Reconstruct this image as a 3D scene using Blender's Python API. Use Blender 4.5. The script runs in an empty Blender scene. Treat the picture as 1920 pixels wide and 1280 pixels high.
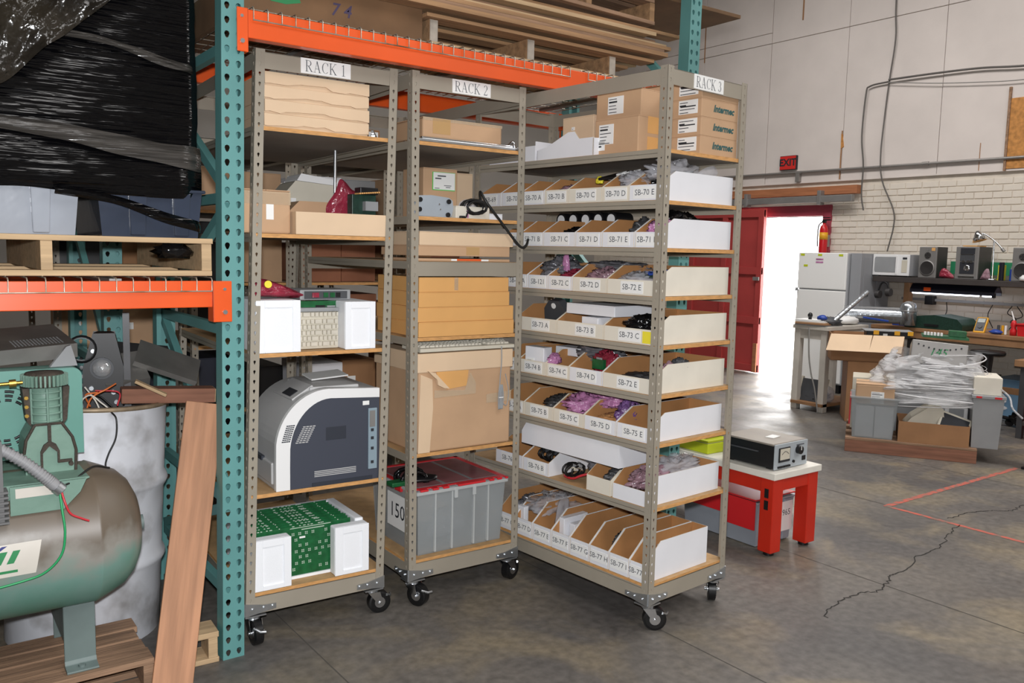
import bpy, math, random
from mathutils import Vector, Matrix, noise
random.seed(11)
SC = bpy.context.scene
COL = SC.collection
rad = math.radians

# ---------------------------------------------------------------- camera
CAM_YAW, CAM_PITCH, CAM_ROLL, CAM_F, CAM_Z = rad(36.2135), rad(-6.0484), rad(1.2527), 1590.7, 1.6024
F = Vector((math.sin(CAM_YAW)*math.cos(CAM_PITCH), math.cos(CAM_YAW)*math.cos(CAM_PITCH), math.sin(CAM_PITCH)))
Rt = Vector((math.cos(CAM_YAW), -math.sin(CAM_YAW), 0)); Up = Rt.cross(F)
c, s = math.cos(CAM_ROLL), math.sin(CAM_ROLL)
R2 = c*Rt + s*Up; U2 = -s*Rt + c*Up
cd = bpy.data.cameras.new('camera'); cam = bpy.data.objects.new('camera', cd); COL.objects.link(cam)
cd.sensor_width = 36; cd.lens = CAM_F/1920*36; cd.clip_start = .05; cd.clip_end = 200
cam.matrix_world = Matrix(((R2.x, U2.x, -F.x, 0), (R2.y, U2.y, -F.y, 0), (R2.z, U2.z, -F.z, CAM_Z), (0, 0, 0, 1)))
SC.camera = cam

# ---------------------------------------------------------------- light
SC.view_settings.view_transform = 'Standard'; SC.view_settings.look = 'None'
SC.view_settings.gamma = 1; SC.view_settings.use_curve_mapping = False
SC.view_settings.exposure = 0.0
w = bpy.data.worlds.new('World'); SC.world = w; w.use_nodes = True
w.node_tree.nodes['Background'].inputs[0].default_value = (1, .99, .97, 1)
w.node_tree.nodes['Background'].inputs[1].default_value = 12.0
def area(name, loc, size, power, col=(1, 1, 1), rot=(0, 0, 0)):
    l = bpy.data.lights.new(name, 'AREA'); l.shape = 'RECTANGLE'; l.size, l.size_y = size; l.energy = power; l.color = col
    o = bpy.data.objects.new(name, l); COL.objects.link(o); o.location = loc; o.rotation_euler = rot; return o
# roof skylights
area('skylight', (6.2, 4.6, 5.85), (1.6, 6.0), 290, (1, .97, .95))
area('skylight', (6.2, -1.8, 5.85), (1.6, 5.0), 220, (1, .97, .95))
area('skylight', (0.8, -2.4, 5.85), (1.6, 4.6), 150, (1, .97, .95))
# the camera's flash
fl = bpy.data.lights.new('camera_flash', 'SPOT'); fl.energy = 385; fl.spot_size = rad(100); fl.spot_blend = .6; fl.shadow_soft_size = .035; fl.color = (.97, .98, 1)
fo = bpy.data.objects.new('camera_flash', fl); COL.objects.link(fo)
fo.location = Vector((0, 0, CAM_Z)) + U2*.11 - F*.02
fo.rotation_euler = cam.matrix_world.to_euler()

# ---------------------------------------------------------------- materials
def lin(v):
    v /= 255.0
    return v/12.92 if v <= .04045 else ((v+.055)/1.055)**2.4
MATS = {}
def M(name, rgb, rough=.6, metal=0.0, var=0.0, scale=8.0, st=(1, 1, 1), bump=0.0, bscale=None, rgb2=None, alpha=1.0, spec=.5, emit=0.0, trans=0.0, coat=0.0, thr=None, detail=4, bst=None):
    if name in MATS: return MATS[name]
    m = bpy.data.materials.new(name); m.use_nodes = True
    nt = m.node_tree; b = nt.nodes['Principled BSDF']
    c0 = [lin(v) for v in rgb]
    b.inputs['Roughness'].default_value = rough; b.inputs['Metallic'].default_value = metal
    b.inputs['Specular IOR Level'].default_value = spec; b.inputs['Alpha'].default_value = alpha
    b.inputs['Transmission Weight'].default_value = trans; b.inputs['Coat Weight'].default_value = coat
    b.inputs['Base Color'].default_value = (*c0, 1)
    if emit: b.inputs['Emission Color'].default_value = (*c0, 1); b.inputs['Emission Strength'].default_value = emit
    def nz(sc, stv, dt):
        tc = nt.nodes.new('ShaderNodeTexCoord'); mp = nt.nodes.new('ShaderNodeMapping'); n = nt.nodes.new('ShaderNodeTexNoise')
        mp.inputs['Scale'].default_value = stv; n.inputs['Scale'].default_value = sc; n.inputs['Detail'].default_value = dt
        nt.links.new(tc.outputs['Object'], mp.inputs[0]); nt.links.new(mp.outputs[0], n.inputs[0]); return n
    if var or rgb2:
        n = nz(scale, st, detail); r = nt.nodes.new('ShaderNodeValToRGB')
        lo, hi = thr or (.3, .7)
        r.color_ramp.elements[0].position = lo; r.color_ramp.elements[1].position = hi
        ca = [v*(1-var) for v in c0]; cb = [min(1, v*(1+var)) for v in c0]
        if rgb2: ca = c0; cb = [lin(v) for v in rgb2]
        r.color_ramp.elements[0].color = (*ca, 1); r.color_ramp.elements[1].color = (*cb, 1)
        nt.links.new(n.outputs['Fac'], r.inputs[0]); nt.links.new(r.outputs[0], b.inputs['Base Color'])
    if bump:
        n = nz(bscale or scale*4, bst or st, 3); bp = nt.nodes.new('ShaderNodeBump'); bp.inputs['Strength'].default_value = bump; bp.inputs['Distance'].default_value = .02
        nt.links.new(n.outputs['Fac'], bp.inputs['Height']); nt.links.new(bp.outputs[0], b.inputs['Normal'])
    MATS[name] = m; return m

M('rack_paint', (156, 148, 134), .42, .0, var=.08, scale=3)
M('rack_under', (128, 122, 116), .6, var=.06, scale=3)
M('board_edge', (204, 152, 94), .7, var=.18, scale=30, st=(1, 1, 4))
M('board_top', (186, 150, 106), .75, var=.15, scale=14)
M('board_under', (140, 133, 125), .7, var=.08, scale=4)
M('zinc', (200, 204, 208), .28, .9, var=.1, scale=20)
M('chrome', (225, 228, 232), .15, 1)
M('tire', (20, 20, 21), .35)
M('teal', (96, 150, 148), .45, var=.12, scale=3, bump=.05)
M('teal_dark', (72, 122, 118), .5, var=.15, scale=4)
M('orange', (230, 88, 28), .38, var=.08, scale=2.5, coat=.2)
M('wire', (196, 190, 176), .35, .7, rgb2=(128, 104, 72), scale=9, thr=(.5, .75))
M('kraft', (196, 160, 126), .75, var=.07, scale=5)
M('kraft_pale', (222, 194, 162), .75, var=.05, scale=5)
M('kraft_gold', (222, 168, 102), .7, var=.06, scale=5)
M('kraft_dark', (160, 118, 82), .8, var=.1, scale=6)
M('kraft_in', (176, 126, 78), .8, var=.1, scale=7)
M('kraft_red', (150, 98, 72), .8, var=.12, scale=4)
M('tape', (214, 174, 120), .18, alpha=.75)
M('tape_clear', (225, 205, 175), .12, alpha=.35)
M('paper', (240, 240, 238), .6)
M('bin_white', (232, 233, 238), .55, var=.03, scale=5)
M('bin_cream', (228, 222, 208), .6, var=.06, scale=6)
M('bin_edge', (226, 212, 190), .7)
M('ink', (38, 40, 46), .7)
M('ink_soft', (84, 86, 92), .7)
M('ink_blue', (52, 58, 120), .7); M('ink_mark', (72, 62, 88), .8)
M('ink_teal', (44, 92, 92), .7)
M('ink_green', (44, 128, 78), .7)
M('label_green', (92, 200, 96), .6)
M('foam', (244, 246, 250), .8, bump=.08, bscale=220)
M('pcb', (22, 92, 50), .4, var=.25, scale=40)
M('pcb_pad', (206, 222, 206), .3, .3)
M('pcb_dark', (28, 56, 46), .45, var=.3, scale=50)
M('black_plastic', (22, 22, 24), .4)
M('black_gloss', (14, 14, 16), .16, bump=.25, bscale=16)
M('grey_plastic', (150, 152, 154), .45, var=.05)
M('grey_dark', (70, 72, 76), .5, var=.1)
M('grey_blue', (160, 168, 176), .35, var=.05)
M('beige_plastic', (208, 202, 186), .45, var=.05)
M('white_plastic', (236, 236, 236), .35)
M('printer_grey', (186, 186, 186), .32, var=.04)
M('printer_dark', (66, 70, 82), .45)
M('printer_slot', (48, 52, 62), .5)
M('printer_port', (150, 170, 182), .35, .2)
M('keycap', (206, 200, 186), .5, var=.06, scale=20)
M('red_bag', (140, 44, 62), .25, bump=.6, bscale=26, var=.35, scale=12)
M('pink_bag', (186, 126, 168), .25, bump=.6, bscale=26, var=.3, scale=12)
M('mauve_bag', (150, 118, 128), .25, bump=.6, bscale=26, var=.35, scale=12)
M('purple_bag', (118, 84, 136), .25, bump=.6, bscale=26, var=.3, scale=12)
M('silver_bag', (128, 128, 134), .16, .4, bump=.45, bscale=20, var=.3, scale=12)
M('clear_bag', (222, 222, 228), .1, alpha=.38, bump=.5, bscale=16)
M('yellow', (238, 222, 60), .5)
M('lime', (196, 208, 40), .45)
M('red_plastic', (206, 34, 40), .4)
M('red_lid', (214, 44, 52), .35); M('lid_haze', (150, 96, 100), .3, alpha=.8, var=.2, scale=12)
M('tote_clear', (176, 182, 184), .25, alpha=.45, var=.06, scale=4)
M('tote_rib', (206, 210, 210), .3, alpha=.7)
M('tote_dusty', (150, 155, 164), .18, var=.12, scale=4, bump=.1, bscale=9, coat=.3)
M('tote_navy', (52, 60, 76), .2, var=.2, scale=4, bump=.1, bscale=9, coat=.3)
M('wrap_black', (7, 7, 9), .09, bump=.8, bscale=13, bst=(.2, .2, 3.4), spec=.42)
M('wrap_grey', (62, 59, 56), .2, var=.5, scale=8, st=(.4, .4, 7), bump=.8, bscale=9, bst=(.4, .4, 6))
M('drape', (46, 41, 33), .2, scale=5, bump=1.0, bscale=14, rgb2=(20, 18, 17))
M('wrap_clear', (226, 226, 228), .1, alpha=.5, bump=1.0, bscale=12, bst=(1, 1, 5))
M('wrap_strand', (236, 236, 238), .1, alpha=.75)
M('pallet_wood', (188, 160, 124), .8, var=.2, scale=10, st=(.25, 4, 4), bump=.15)
M('pallet_old', (146, 116, 92), .85, var=.35, scale=8, st=(.3, 4, 4), bump=.25)
M('pallet_mid', (156, 122, 88), .85, var=.3, scale=8, st=(.25, 4, 4), bump=.2)
M('pallet_end', (172, 164, 152), .85, var=.2, scale=18)
M('plank', (178, 130, 98), .7, var=.22, scale=7, st=(5, 3, .35), bump=.08)
M('plywood_brown', (112, 84, 58), .85, var=.2, scale=5)
M('timber_red', (140, 96, 76), .8, var=.25, scale=10, st=(.3, 4, 4))
M('drum', (214, 216, 222), .45, rgb2=(96, 88, 78), scale=5, thr=(.5, .8), bump=.08, bscale=14)
M('drum_rim', (150, 132, 108), .5, .3, var=.3, scale=20)
M('tank_foot', (104, 118, 116), .5, var=.15, scale=6)
M('compressor_green', (112, 142, 128), .5, var=.14, scale=5, bump=.08, bscale=30)
M('guard_green', (100, 152, 140), .42, var=.07, scale=4)
M('grime', (64, 56, 48), .8, var=.3, scale=20, bump=.3)
M('brass', (196, 160, 80), .3, .9)
M('conduit_grey', (138, 138, 140), .5)
M('wire_green', (36, 150, 90), .4); M('wire_red', (190, 44, 54), .4); M('wire_orange', (216, 116, 60), .5); M('wire_black', (24, 24, 24), .45); M('wire_white', (206, 200, 190), .5)
M('sheet_metal', (138, 136, 132), .4, .5, var=.2, scale=6)
M('sheet_dark', (74, 74, 76), .45, .3, var=.2, scale=6)
M('lamp_glass', (220, 222, 224), .08, .6, bump=.3, bscale=40)
M('wall_panel', (214, 205, 199), .8, var=.05, scale=2.2, bump=.03, bscale=30)
M('wall_brick', (220, 211, 198), .8, var=.04, scale=5, bump=.12, bscale=30)
M('wall_mortar', (214, 204, 190), .9, var=.08, scale=9)
M('wall_plain', (150, 146, 140), .9)
M('door_red', (176, 66, 64), .5, var=.08, scale=3)
M('door_frame', (160, 64, 80), .55, var=.06, scale=3)
M('steel_grey', (150, 148, 146), .45, .5, var=.1, scale=6)
M('conduit', (150, 146, 142), .4, .5)
M('cable_wall', (96, 92, 88), .6)
M('cable_grey', (140, 138, 134), .6)
M('timber', (168, 108, 72), .75, var=.2, scale=8, st=(4, .3, 4))
M('osb', (186, 130, 70), .8, var=.25, scale=26)
M('exit_red', (206, 40, 34), .6)
M('extinguisher', (196, 28, 36), .3)
M('fridge_white', (246, 246, 244), .3); M('fridge_side', (176, 178, 182), .4); M('locker', (150, 152, 156), .5)
M('bench_dark', (64, 58, 56), .6, var=.15); M('bench_wood', (150, 112, 78), .6, var=.15, scale=8); M('bench_pale', (204, 196, 184), .6, var=.06)
M('speaker_grey', (132, 130, 128), .4, .2); M('speaker_dark', (60, 58, 58), .5); M('speaker_cone', (44, 42, 42), .5)
M('duct', (190, 196, 202), .22, .85, bump=.12, bscale=30)
M('tube_light', (235, 240, 255), .3, emit=7)
M('hood_dark', (28, 28, 40), .4)
M('green_strip', (52, 150, 104), .5); M('blue_can', (44, 74, 160), .35); M('blue_bin', (110, 146, 176), .4, alpha=1)
M('meter_yellow', (226, 164, 30), .45); M('screen_grey', (120, 130, 124), .2)
M('table_red', (200, 42, 22), .38, var=.05); M('table_top', (232, 228, 218), .5, var=.05)
M('meter_face', (172, 180, 186), .4); M('instrument_black', (26, 27, 30), .38); M('instrument_top', (150, 142, 132), .5, var=.1)
M('paint_line', (190, 92, 76), .75, rgb2=(124, 104, 94), scale=22, thr=(.42, .62))
M('crack', (46, 43, 40), .9); M('joint', (84, 80, 75), .9)
M('outside_ground', (200, 196, 190), .9)
M('dirty_white', (206, 200, 190), .5, var=.1, scale=5)
M('navy', (38, 42, 56), .5, var=.2)
M('lead_grey', (104, 104, 104), .6)

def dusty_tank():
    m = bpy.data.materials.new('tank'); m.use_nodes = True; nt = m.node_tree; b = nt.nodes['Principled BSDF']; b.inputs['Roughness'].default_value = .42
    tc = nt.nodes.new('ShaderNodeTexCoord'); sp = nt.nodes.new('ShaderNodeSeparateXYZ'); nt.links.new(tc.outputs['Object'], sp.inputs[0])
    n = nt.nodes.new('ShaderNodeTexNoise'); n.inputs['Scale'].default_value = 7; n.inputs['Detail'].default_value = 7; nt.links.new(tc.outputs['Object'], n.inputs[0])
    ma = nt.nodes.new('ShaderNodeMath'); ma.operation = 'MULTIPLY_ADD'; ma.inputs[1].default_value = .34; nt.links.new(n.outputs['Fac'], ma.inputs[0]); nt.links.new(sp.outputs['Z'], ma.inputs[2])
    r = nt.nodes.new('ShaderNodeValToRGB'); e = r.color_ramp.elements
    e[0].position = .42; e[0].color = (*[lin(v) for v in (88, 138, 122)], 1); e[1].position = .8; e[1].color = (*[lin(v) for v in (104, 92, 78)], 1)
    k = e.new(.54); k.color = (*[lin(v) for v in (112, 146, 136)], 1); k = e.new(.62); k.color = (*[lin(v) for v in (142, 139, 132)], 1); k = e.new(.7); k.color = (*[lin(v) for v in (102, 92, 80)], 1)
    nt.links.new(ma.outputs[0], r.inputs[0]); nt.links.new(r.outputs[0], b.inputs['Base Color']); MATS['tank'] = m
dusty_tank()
def floor_mat():
    m = bpy.data.materials.new('floor_concrete'); m.use_nodes = True; nt = m.node_tree; b = nt.nodes['Principled BSDF']
    tc = nt.nodes.new('ShaderNodeTexCoord')
    def nz(sc, dt=6, dis=0):
        n = nt.nodes.new('ShaderNodeTexNoise'); n.inputs['Scale'].default_value = sc; n.inputs['Detail'].default_value = dt; n.inputs['Distortion'].default_value = dis
        nt.links.new(tc.outputs['Object'], n.inputs[0]); return n
    def ramp(n, a, b_, ca, cb):
        r = nt.nodes.new('ShaderNodeValToRGB'); r.color_ramp.elements[0].position = a; r.color_ramp.elements[1].position = b_
        r.color_ramp.elements[0].color = (*[lin(v) for v in ca], 1); r.color_ramp.elements[1].color = (*[lin(v) for v in cb], 1)
        nt.links.new(n.outputs['Fac'], r.inputs[0]); return r
    base = ramp(nz(.9, 8, .4), .35, .68, (98, 95, 93), (126, 120, 112))
    stain = ramp(nz(1.7, 9, .9), .49, .7, (0, 0, 0), (255, 255, 255))
    fine = ramp(nz(24, 6), .3, .75, (200, 200, 200), (255, 255, 255))
    mx = nt.nodes.new('ShaderNodeMix'); mx.data_type = 'RGBA'; nt.links.new(stain.outputs[0], mx.inputs[0]); nt.links.new(base.outputs[0], mx.inputs[6]); mx.inputs[7].default_value = (*[lin(v) for v in (146, 134, 112)], 1)
    m2 = nt.nodes.new('ShaderNodeMix'); m2.data_type = 'RGBA'; m2.blend_type = 'MULTIPLY'; m2.inputs[0].default_value = 1
    nt.links.new(mx.outputs[2], m2.inputs[6]); nt.links.new(fine.outputs[0], m2.inputs[7]); nt.links.new(m2.outputs[2], b.inputs['Base Color'])
    rr = ramp(nz(3, 5), .3, .7, (168, 168, 168), (206, 206, 206)); nt.links.new(rr.outputs[0], b.inputs['Roughness'])
    bp = nt.nodes.new('ShaderNodeBump'); bp.inputs['Strength'].default_value = .03; bp.inputs['Distance'].default_value = .01
    nt.links.new(nz(30).outputs['Fac'], bp.inputs['Height']); nt.links.new(bp.outputs[0], b.inputs['Normal'])
    MATS['floor_concrete'] = m
floor_mat()

# ---------------------------------------------------------------- mesh helpers
class MB:
    def __init__(s): s.v = []; s.f = []; s.m = []; s.sm = []
    def add(s, vs, fs, mi=0, T=None, smooth=False):
        o = len(s.v)
        for p in vs: s.v.append(tuple(T @ Vector(p)) if T is not None else tuple(p))
        for f in fs: s.f.append([i+o for i in f]); s.m.append(mi); s.sm.append(smooth)
        return s
    def box(s, x0, x1, y0, y1, z0, z1, mi=0, T=None):
        vs = [(x, y, z) for z in (z0, z1) for y in (y0, y1) for x in (x0, x1)]
        fs = [(0, 2, 3, 1), (4, 5, 7, 6), (0, 1, 5, 4), (2, 6, 7, 3), (0, 4, 6, 2), (1, 3, 7, 5)]
        return s.add(vs, fs, mi, T)
    def taper(s, b, t, z0, z1, mi=0, T=None):      # b,t = (x0,x1,y0,y1)
        vs = [(x, y, z0) for y in b[2:] for x in b[:2]] + [(x, y, z1) for y in t[2:] for x in t[:2]]
        fs = [(0, 2, 3, 1), (4, 5, 7, 6), (0, 1, 5, 4), (2, 6, 7, 3), (0, 4, 6, 2), (1, 3, 7, 5)]
        return s.add(vs, fs, mi, T)
    def cyl(s, p0, p1, r0, r1=None, n=14, mi=0, caps=True, T=None):
        r1 = r0 if r1 is None else r1
        p0, p1 = Vector(p0), Vector(p1); d = (p1-p0).normalized(); a = d.orthogonal().normalized(); b = d.cross(a)
        vs = []
        for p, r in ((p0, r0), (p1, r1)):
            for i in range(n):
                t = 2*math.pi*i/n; vs.append(p + (a*math.cos(t)+b*math.sin(t))*r)
        s.add(vs, [(i, (i+1) % n, n+(i+1) % n, n+i) for i in range(n)], mi, T, True)
        if caps: s.add(vs, [tuple(range(n))[::-1], tuple(range(n, 2*n))], mi, T)
        return s
    def tube(s, pts, r, n=6, mi=0, T=None):
        pts = [Vector(p) for p in pts]; rings = []; a = None
        for i, p in enumerate(pts):
            d = (pts[min(i+1, len(pts)-1)]-pts[max(i-1, 0)]).normalized()
            a = d.orthogonal().normalized() if a is None else (a - d*a.dot(d)).normalized()
            b = d.cross(a)
            rings += [p+(a*math.cos(2*math.pi*k/n)+b*math.sin(2*math.pi*k/n))*r for k in range(n)]
        fs = [(i*n+k, i*n+(k+1) % n, (i+1)*n+(k+1) % n, (i+1)*n+k) for i in range(len(pts)-1) for k in range(n)]
        s.add(rings, fs, mi, T, True)
        s.add(rings[:n], [tuple(range(n))[::-1]], mi, T); s.add(rings[-n:], [tuple(range(n))], mi, T); return s
    def prism(s, poly, axis, t0, t1, mi=0, m0=None, m1=None, T=None):
        """poly in the two remaining axes (in x,y,z order), extruded along axis"""
        def P(a, b, t): return {'x': (t, a, b), 'y': (a, t, b), 'z': (a, b, t)}[axis]
        n = len(poly); vs = [P(a, b, t0) for a, b in poly]+[P(a, b, t1) for a, b in poly]
        ar = sum(poly[i][0]*poly[(i+1) % n][1]-poly[(i+1) % n][0]*poly[i][1] for i in range(n))
        flip = (ar < 0) ^ (axis == 'y')
        lo, hi = tuple(range(n))[::-1], tuple(range(n, 2*n)); sd = [(i, (i+1) % n, n+(i+1) % n, n+i) for i in range(n)]
        if flip: lo, hi, sd = lo[::-1], hi[::-1], [q[::-1] for q in sd]
        s.add(vs, sd, mi, T); s.add(vs, [lo], mi if m0 is None else m0, T); s.add(vs, [hi], mi if m1 is None else m1, T); return s
    def grid(s, fn, nu, nv, mi=0, T=None, smooth=True, wrap=False):
        vs = [fn(u/(nu-1) if not wrap else u/nu, v/(nv-1)) for v in range(nv) for u in range(nu)]
        fs = [(v*nu+u, v*nu+(u+1) % nu, (v+1)*nu+(u+1) % nu, (v+1)*nu+u) for v in range(nv-1) for u in range(nu if wrap else nu-1)]
        return s.add(vs, fs, mi, T, smooth)
    def lathe(s, prof, n=24, mi=0, T=None, smooth=True):
        return s.grid(lambda u, v: (lambda p: (p[0]*math.cos(2*math.pi*u), p[0]*math.sin(2*math.pi*u), p[1]))(prof[round(v*(len(prof)-1))]), n, len(prof), mi, T, smooth, True)
    def blob(s, c, r, seed=0, amp=.25, fr=2.2, nu=16, nv=11, flat=-.6, mi=0, cr=0):
        def fn(u, v):
            th = 2*math.pi*u; ph = math.pi*(v-.5); d = Vector((math.cos(ph)*math.cos(th), math.cos(ph)*math.sin(th), math.sin(ph)))
            k = 1+amp*noise.noise(d*fr+Vector((seed*3.1, seed*1.7, seed)))
            if cr: w2 = Vector((noise.noise(d*4+Vector((seed, 0, 0))), noise.noise(d*4+Vector((0, seed, 5))), 0))*.5; k += cr*(1-2.6*abs(noise.noise((d+w2*1.6)*3.4+Vector((seed, seed*2., 0)))))-cr*.4
            q = d*k; q.z = max(q.z, flat)
            return (c[0]+q.x*r[0], c[1]+q.y*r[1], c[2]+q.z*r[2])
        return s.grid(fn, nu, nv, mi, None, True, True)
    def mesh(s, name, mats):
        me = bpy.data.meshes.new(name); me.from_pydata(s.v, [], s.f)
        for m in mats: me.materials.append(MATS[m])
        me.polygons.foreach_set('material_index', s.m); me.polygons.foreach_set('use_smooth', s.sm); me.update(); return me
    def build(s, name, mats, parent=None, loc=(0, 0, 0), rot=(0, 0, 0), bevel=0, kind=None, label=None, seg=2):
        if isinstance(mats, str): mats = [mats]
        return link(name, s.mesh(name, mats), parent, loc, rot, bevel, kind, label, seg)
def link(name, me, parent=None, loc=(0, 0, 0), rot=(0, 0, 0), bevel=0, kind=None, label=None, seg=2):
    o = bpy.data.objects.new(name, me); COL.objects.link(o); o.location = loc; o.rotation_euler = rot
    if parent: o.parent = parent
    if kind: o['kind'] = kind
    if label: o['label'] = label
    if bevel:
        b = o.modifiers.new('bevel', 'BEVEL'); b.width = bevel; b.segments = seg; b.limit_method = 'ANGLE'
    return o
def tag(o, label, cat, group=None):
    o['label'] = label; o['category'] = cat
    if group: o['group'] = group
    return o
def thing(name, label, cat, loc=(0, 0, 0), rot=0, group=None):
    o = bpy.data.objects.new(name, None); o.empty_display_size = .05; COL.objects.link(o); o.location = loc
    o.rotation_euler = rot if isinstance(rot, (tuple, list)) else (0, 0, rot)
    return tag(o, label, cat, group)
def struct(name, mb, mats, **k):
    return mb.build(name, mats, kind='structure', **k)
TXT = {}
def text(st, size, mat, parent, loc, rot, shear=0, name='lettering', align='CENTER', bold=0.0):
    key = (st, size, mat, shear, align, bold)
    if key not in TXT:
        cu = bpy.data.curves.new('lettering', 'FONT'); cu.body = st; cu.size = size; cu.align_x = align; cu.align_y = 'CENTER'; cu.shear = shear; cu.resolution_u = 2; cu.offset = bold
        ob = bpy.data.objects.new('tmp', cu); me = bpy.data.meshes.new_from_object(ob); bpy.data.objects.remove(ob); bpy.data.curves.remove(cu)
        me.materials.clear(); me.materials.append(MATS[mat]); TXT[key] = me
    return link(name, TXT[key], parent, loc, rot)
FRONT = (math.pi/2, 0, 0)                 # text facing local -y
SIDE = (math.pi/2, 0, -math.pi/2)         # text facing local -x
def line(pts, n):                         # resample a polyline smoothly (Catmull-Rom)
    P = [Vector(p) for p in pts]; P = [P[0]*2-P[1]]+P+[P[-1]*2-P[-2]]; out = []
    for i in range(1, len(P)-2):
        for k in range(n):
            t = k/n; out.append(.5*((2*P[i])+(P[i+1]-P[i-1])*t+(2*P[i-1]-5*P[i]+4*P[i+1]-P[i+2])*t*t+(3*P[i]-P[i-1]-3*P[i+1]+P[i+2])*t**3))
    return out+[P[-2]]

def perforate(mb, o, u, v, nrm, wid, n0, pitch, cols, hole, t=.002):
    """plate from corner o, width along u, n0 cells of height pitch along v, with a hole per cell"""
    o, u, v, nrm = Vector(o), Vector(u), Vector(v), Vector(nrm)
    cw = wid/cols
    OUT = [(1, 0), (1, 1), (0, 1), (-1, 1), (-1, 0), (-1, -1), (0, -1), (1, -1)]
    for i in range(n0):
        for k in range(cols):
            ce = o+u*(cw*(k+.5))+v*(pitch*(i+.5))
            A = [ce+u*(a*cw/2)+v*(b*pitch/2) for a, b in OUT]; H = [ce+u*a+v*b for a, b in hole]
            B = [p+nrm*t for p in A]; G = [p+nrm*t for p in H]
            vs = A+H+B+G
            fs = []
            for j in range(8):
                q = (j+1) % 8
                fs += [(j, 8+j, 8+q, q), (16+j, 16+q, 24+q, 24+j), (8+j, 24+j, 24+q, 8+q)]
                if (j in (7, 0) and k == cols-1) or (j in (3, 4) and k == 0): fs.append((j, q, 16+q, 16+j))
            mb.add(vs, fs)
KEY = [(.0048, .004), (.0036, .0078), (0, .0092), (-.0036, .0078), (-.0048, .004), (-.0022, -.003), (0, -.0085), (.0022, -.003)]
DROP = [(.0095, .003), (.0072, .0105), (0, .0135), (-.0072, .0105), (-.0095, .003), (-.0055, -.0085), (0, -.0135), (.0055, -.0085)]
# ================================================================ the building
WX = 9.75
fl_o = struct('floor', MB().grid(lambda u, v: (-4+14.0*u, -5+16*v, 0), 2, 2, smooth=False), 'floor_concrete')
struct('ground_outside', MB().box(9.95, 22, -4, 18, -.08, -.02), 'outside_ground')
struct('ceiling', MB().box(-4.2, 10, -5.2, 11.2, 6.0, 6.1), 'wall_plain')
struct('wall_back', MB().box(-4, 9.95, 11, 11.2, 0, 6), 'wall_plain')
struct('wall_left', MB().box(-4.2, -4, -5.2, 11.2, 0, 6), 'wall_plain')
struct('wall_front', MB().box(-4, 9.95, -5.2, -5, 0, 6), 'wall_plain')
# wall with the doorway (backing: mortar bed), opening Y 6.56..7.78
DY0, DY1, DZ = 6.565, 7.8, 2.147
wr = MB(); wr.box(WX+.012, WX+.2, -5, DY0, 0, 6); wr.box(WX+.012, WX+.2, DY1, 11, 0, 6); wr.box(WX+.012, WX+.2, DY0, DY1, DZ, 6)
wall = struct('wall_right', wr, 'wall_mortar')
# brickwork below 2.58 m
bw, bh, gap = .2, .068, .006
me = {}
def brick_mesh(L):
    k = round(L, 3)
    if k not in me:
        b = MB(); e = .003
        vs = [(.016, 0, 0), (.016, L, 0), (.016, L, bh), (.016, 0, bh), (0, e, e), (0, L-e, e), (0, L-e, bh-e), (0, e, bh-e)]
        b.add(vs, [(4, 5, 6, 7)[::-1], (0, 4, 7, 3)[::-1], (1, 2, 6, 5)[::-1], (0, 1, 5, 4)[::-1], (3, 7, 6, 2)[::-1]])
        me[k] = b
    return me[k]
rest = MB(); cnt = 0; cache = {}
course = 0; z = .004
while z+bh < 2.58:
    y = 1.0 - (bw/2 if course % 2 else 0)
    while y < 10.4:
        y1 = y+bw-gap; a, b_ = y, y1
        if b_ > DY0-.02 and a < DY1+.02 and z < DZ+.16:
            if a < DY0-.12: b_ = DY0-.12
            else: a = None
        if a is not None and b_-a > .03:
            L = round(b_-a, 3); src = brick_mesh(L); px = random.uniform(-.002, .003)
            vis = 3.9 < a < 6.42 and z > .95
            if vis and cnt < 300:
                if L not in cache: cache[L] = src.mesh('brick', ['wall_brick'])
                link('brick', cache[L], wall, (WX+.003+px, a, z)); cnt += 1
            else:
                rest.add(src.v, src.f, 0, Matrix.Translation((WX+.003+px, a, z)))
        y += bw
    z += bh+gap; course += 1
rest.build('brick_field', 'wall_brick', wall, kind='stuff')
# painted panels above
seams = [10.9, 9.87, 8.68, 7.51, 6.355, 5.13, 3.95, 2.73, 1.5, .3, -1, -2.2, -3.4, -5]
for i in range(len(seams)-1):
    y1, y0 = seams[i], seams[i+1]
    off = .006*(i % 3)
    for z0, z1 in ((2.592, 4.46+(.0 if y0 > 6 else -.9*0)), (4.468, 4.60 if y0 > 7 else 6.0), (4.607, 6.0)):
        if z0 == 4.607 and y0 <= 7: continue
        MB().box(WX-.012-off*.5, WX+.012, y0+.004, y1-.004, z0, z1).build('wall_panel', 'wall_panel', wall, bevel=.002, seg=1)
MB().box(WX-.022, WX+.01, -5, 11, 2.577, 2.593).build('ledge_strip', 'wall_panel', wall)
# narrow dark splits and a bare wood chip on the panels
for (ya, yb, za, zb_) in ((7.03, 7.045, 4.68, 4.98), (6.36, 6.372, 2.6, 3.2), (8.68, 8.69, 4.4, 4.9), (4.655, 4.662, 2.6, 2.9)):
    MB().box(WX-.0225, WX, ya, yb, za, zb_).build('split', 'kraft_dark', wall)
MB().prism([(6.33, 3.0), (6.36, 3.16), (6.375, 3.16), (6.37, 2.98)], 'x', WX-.024, WX).build('bare_wood_patch', 'osb', wall)
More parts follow.
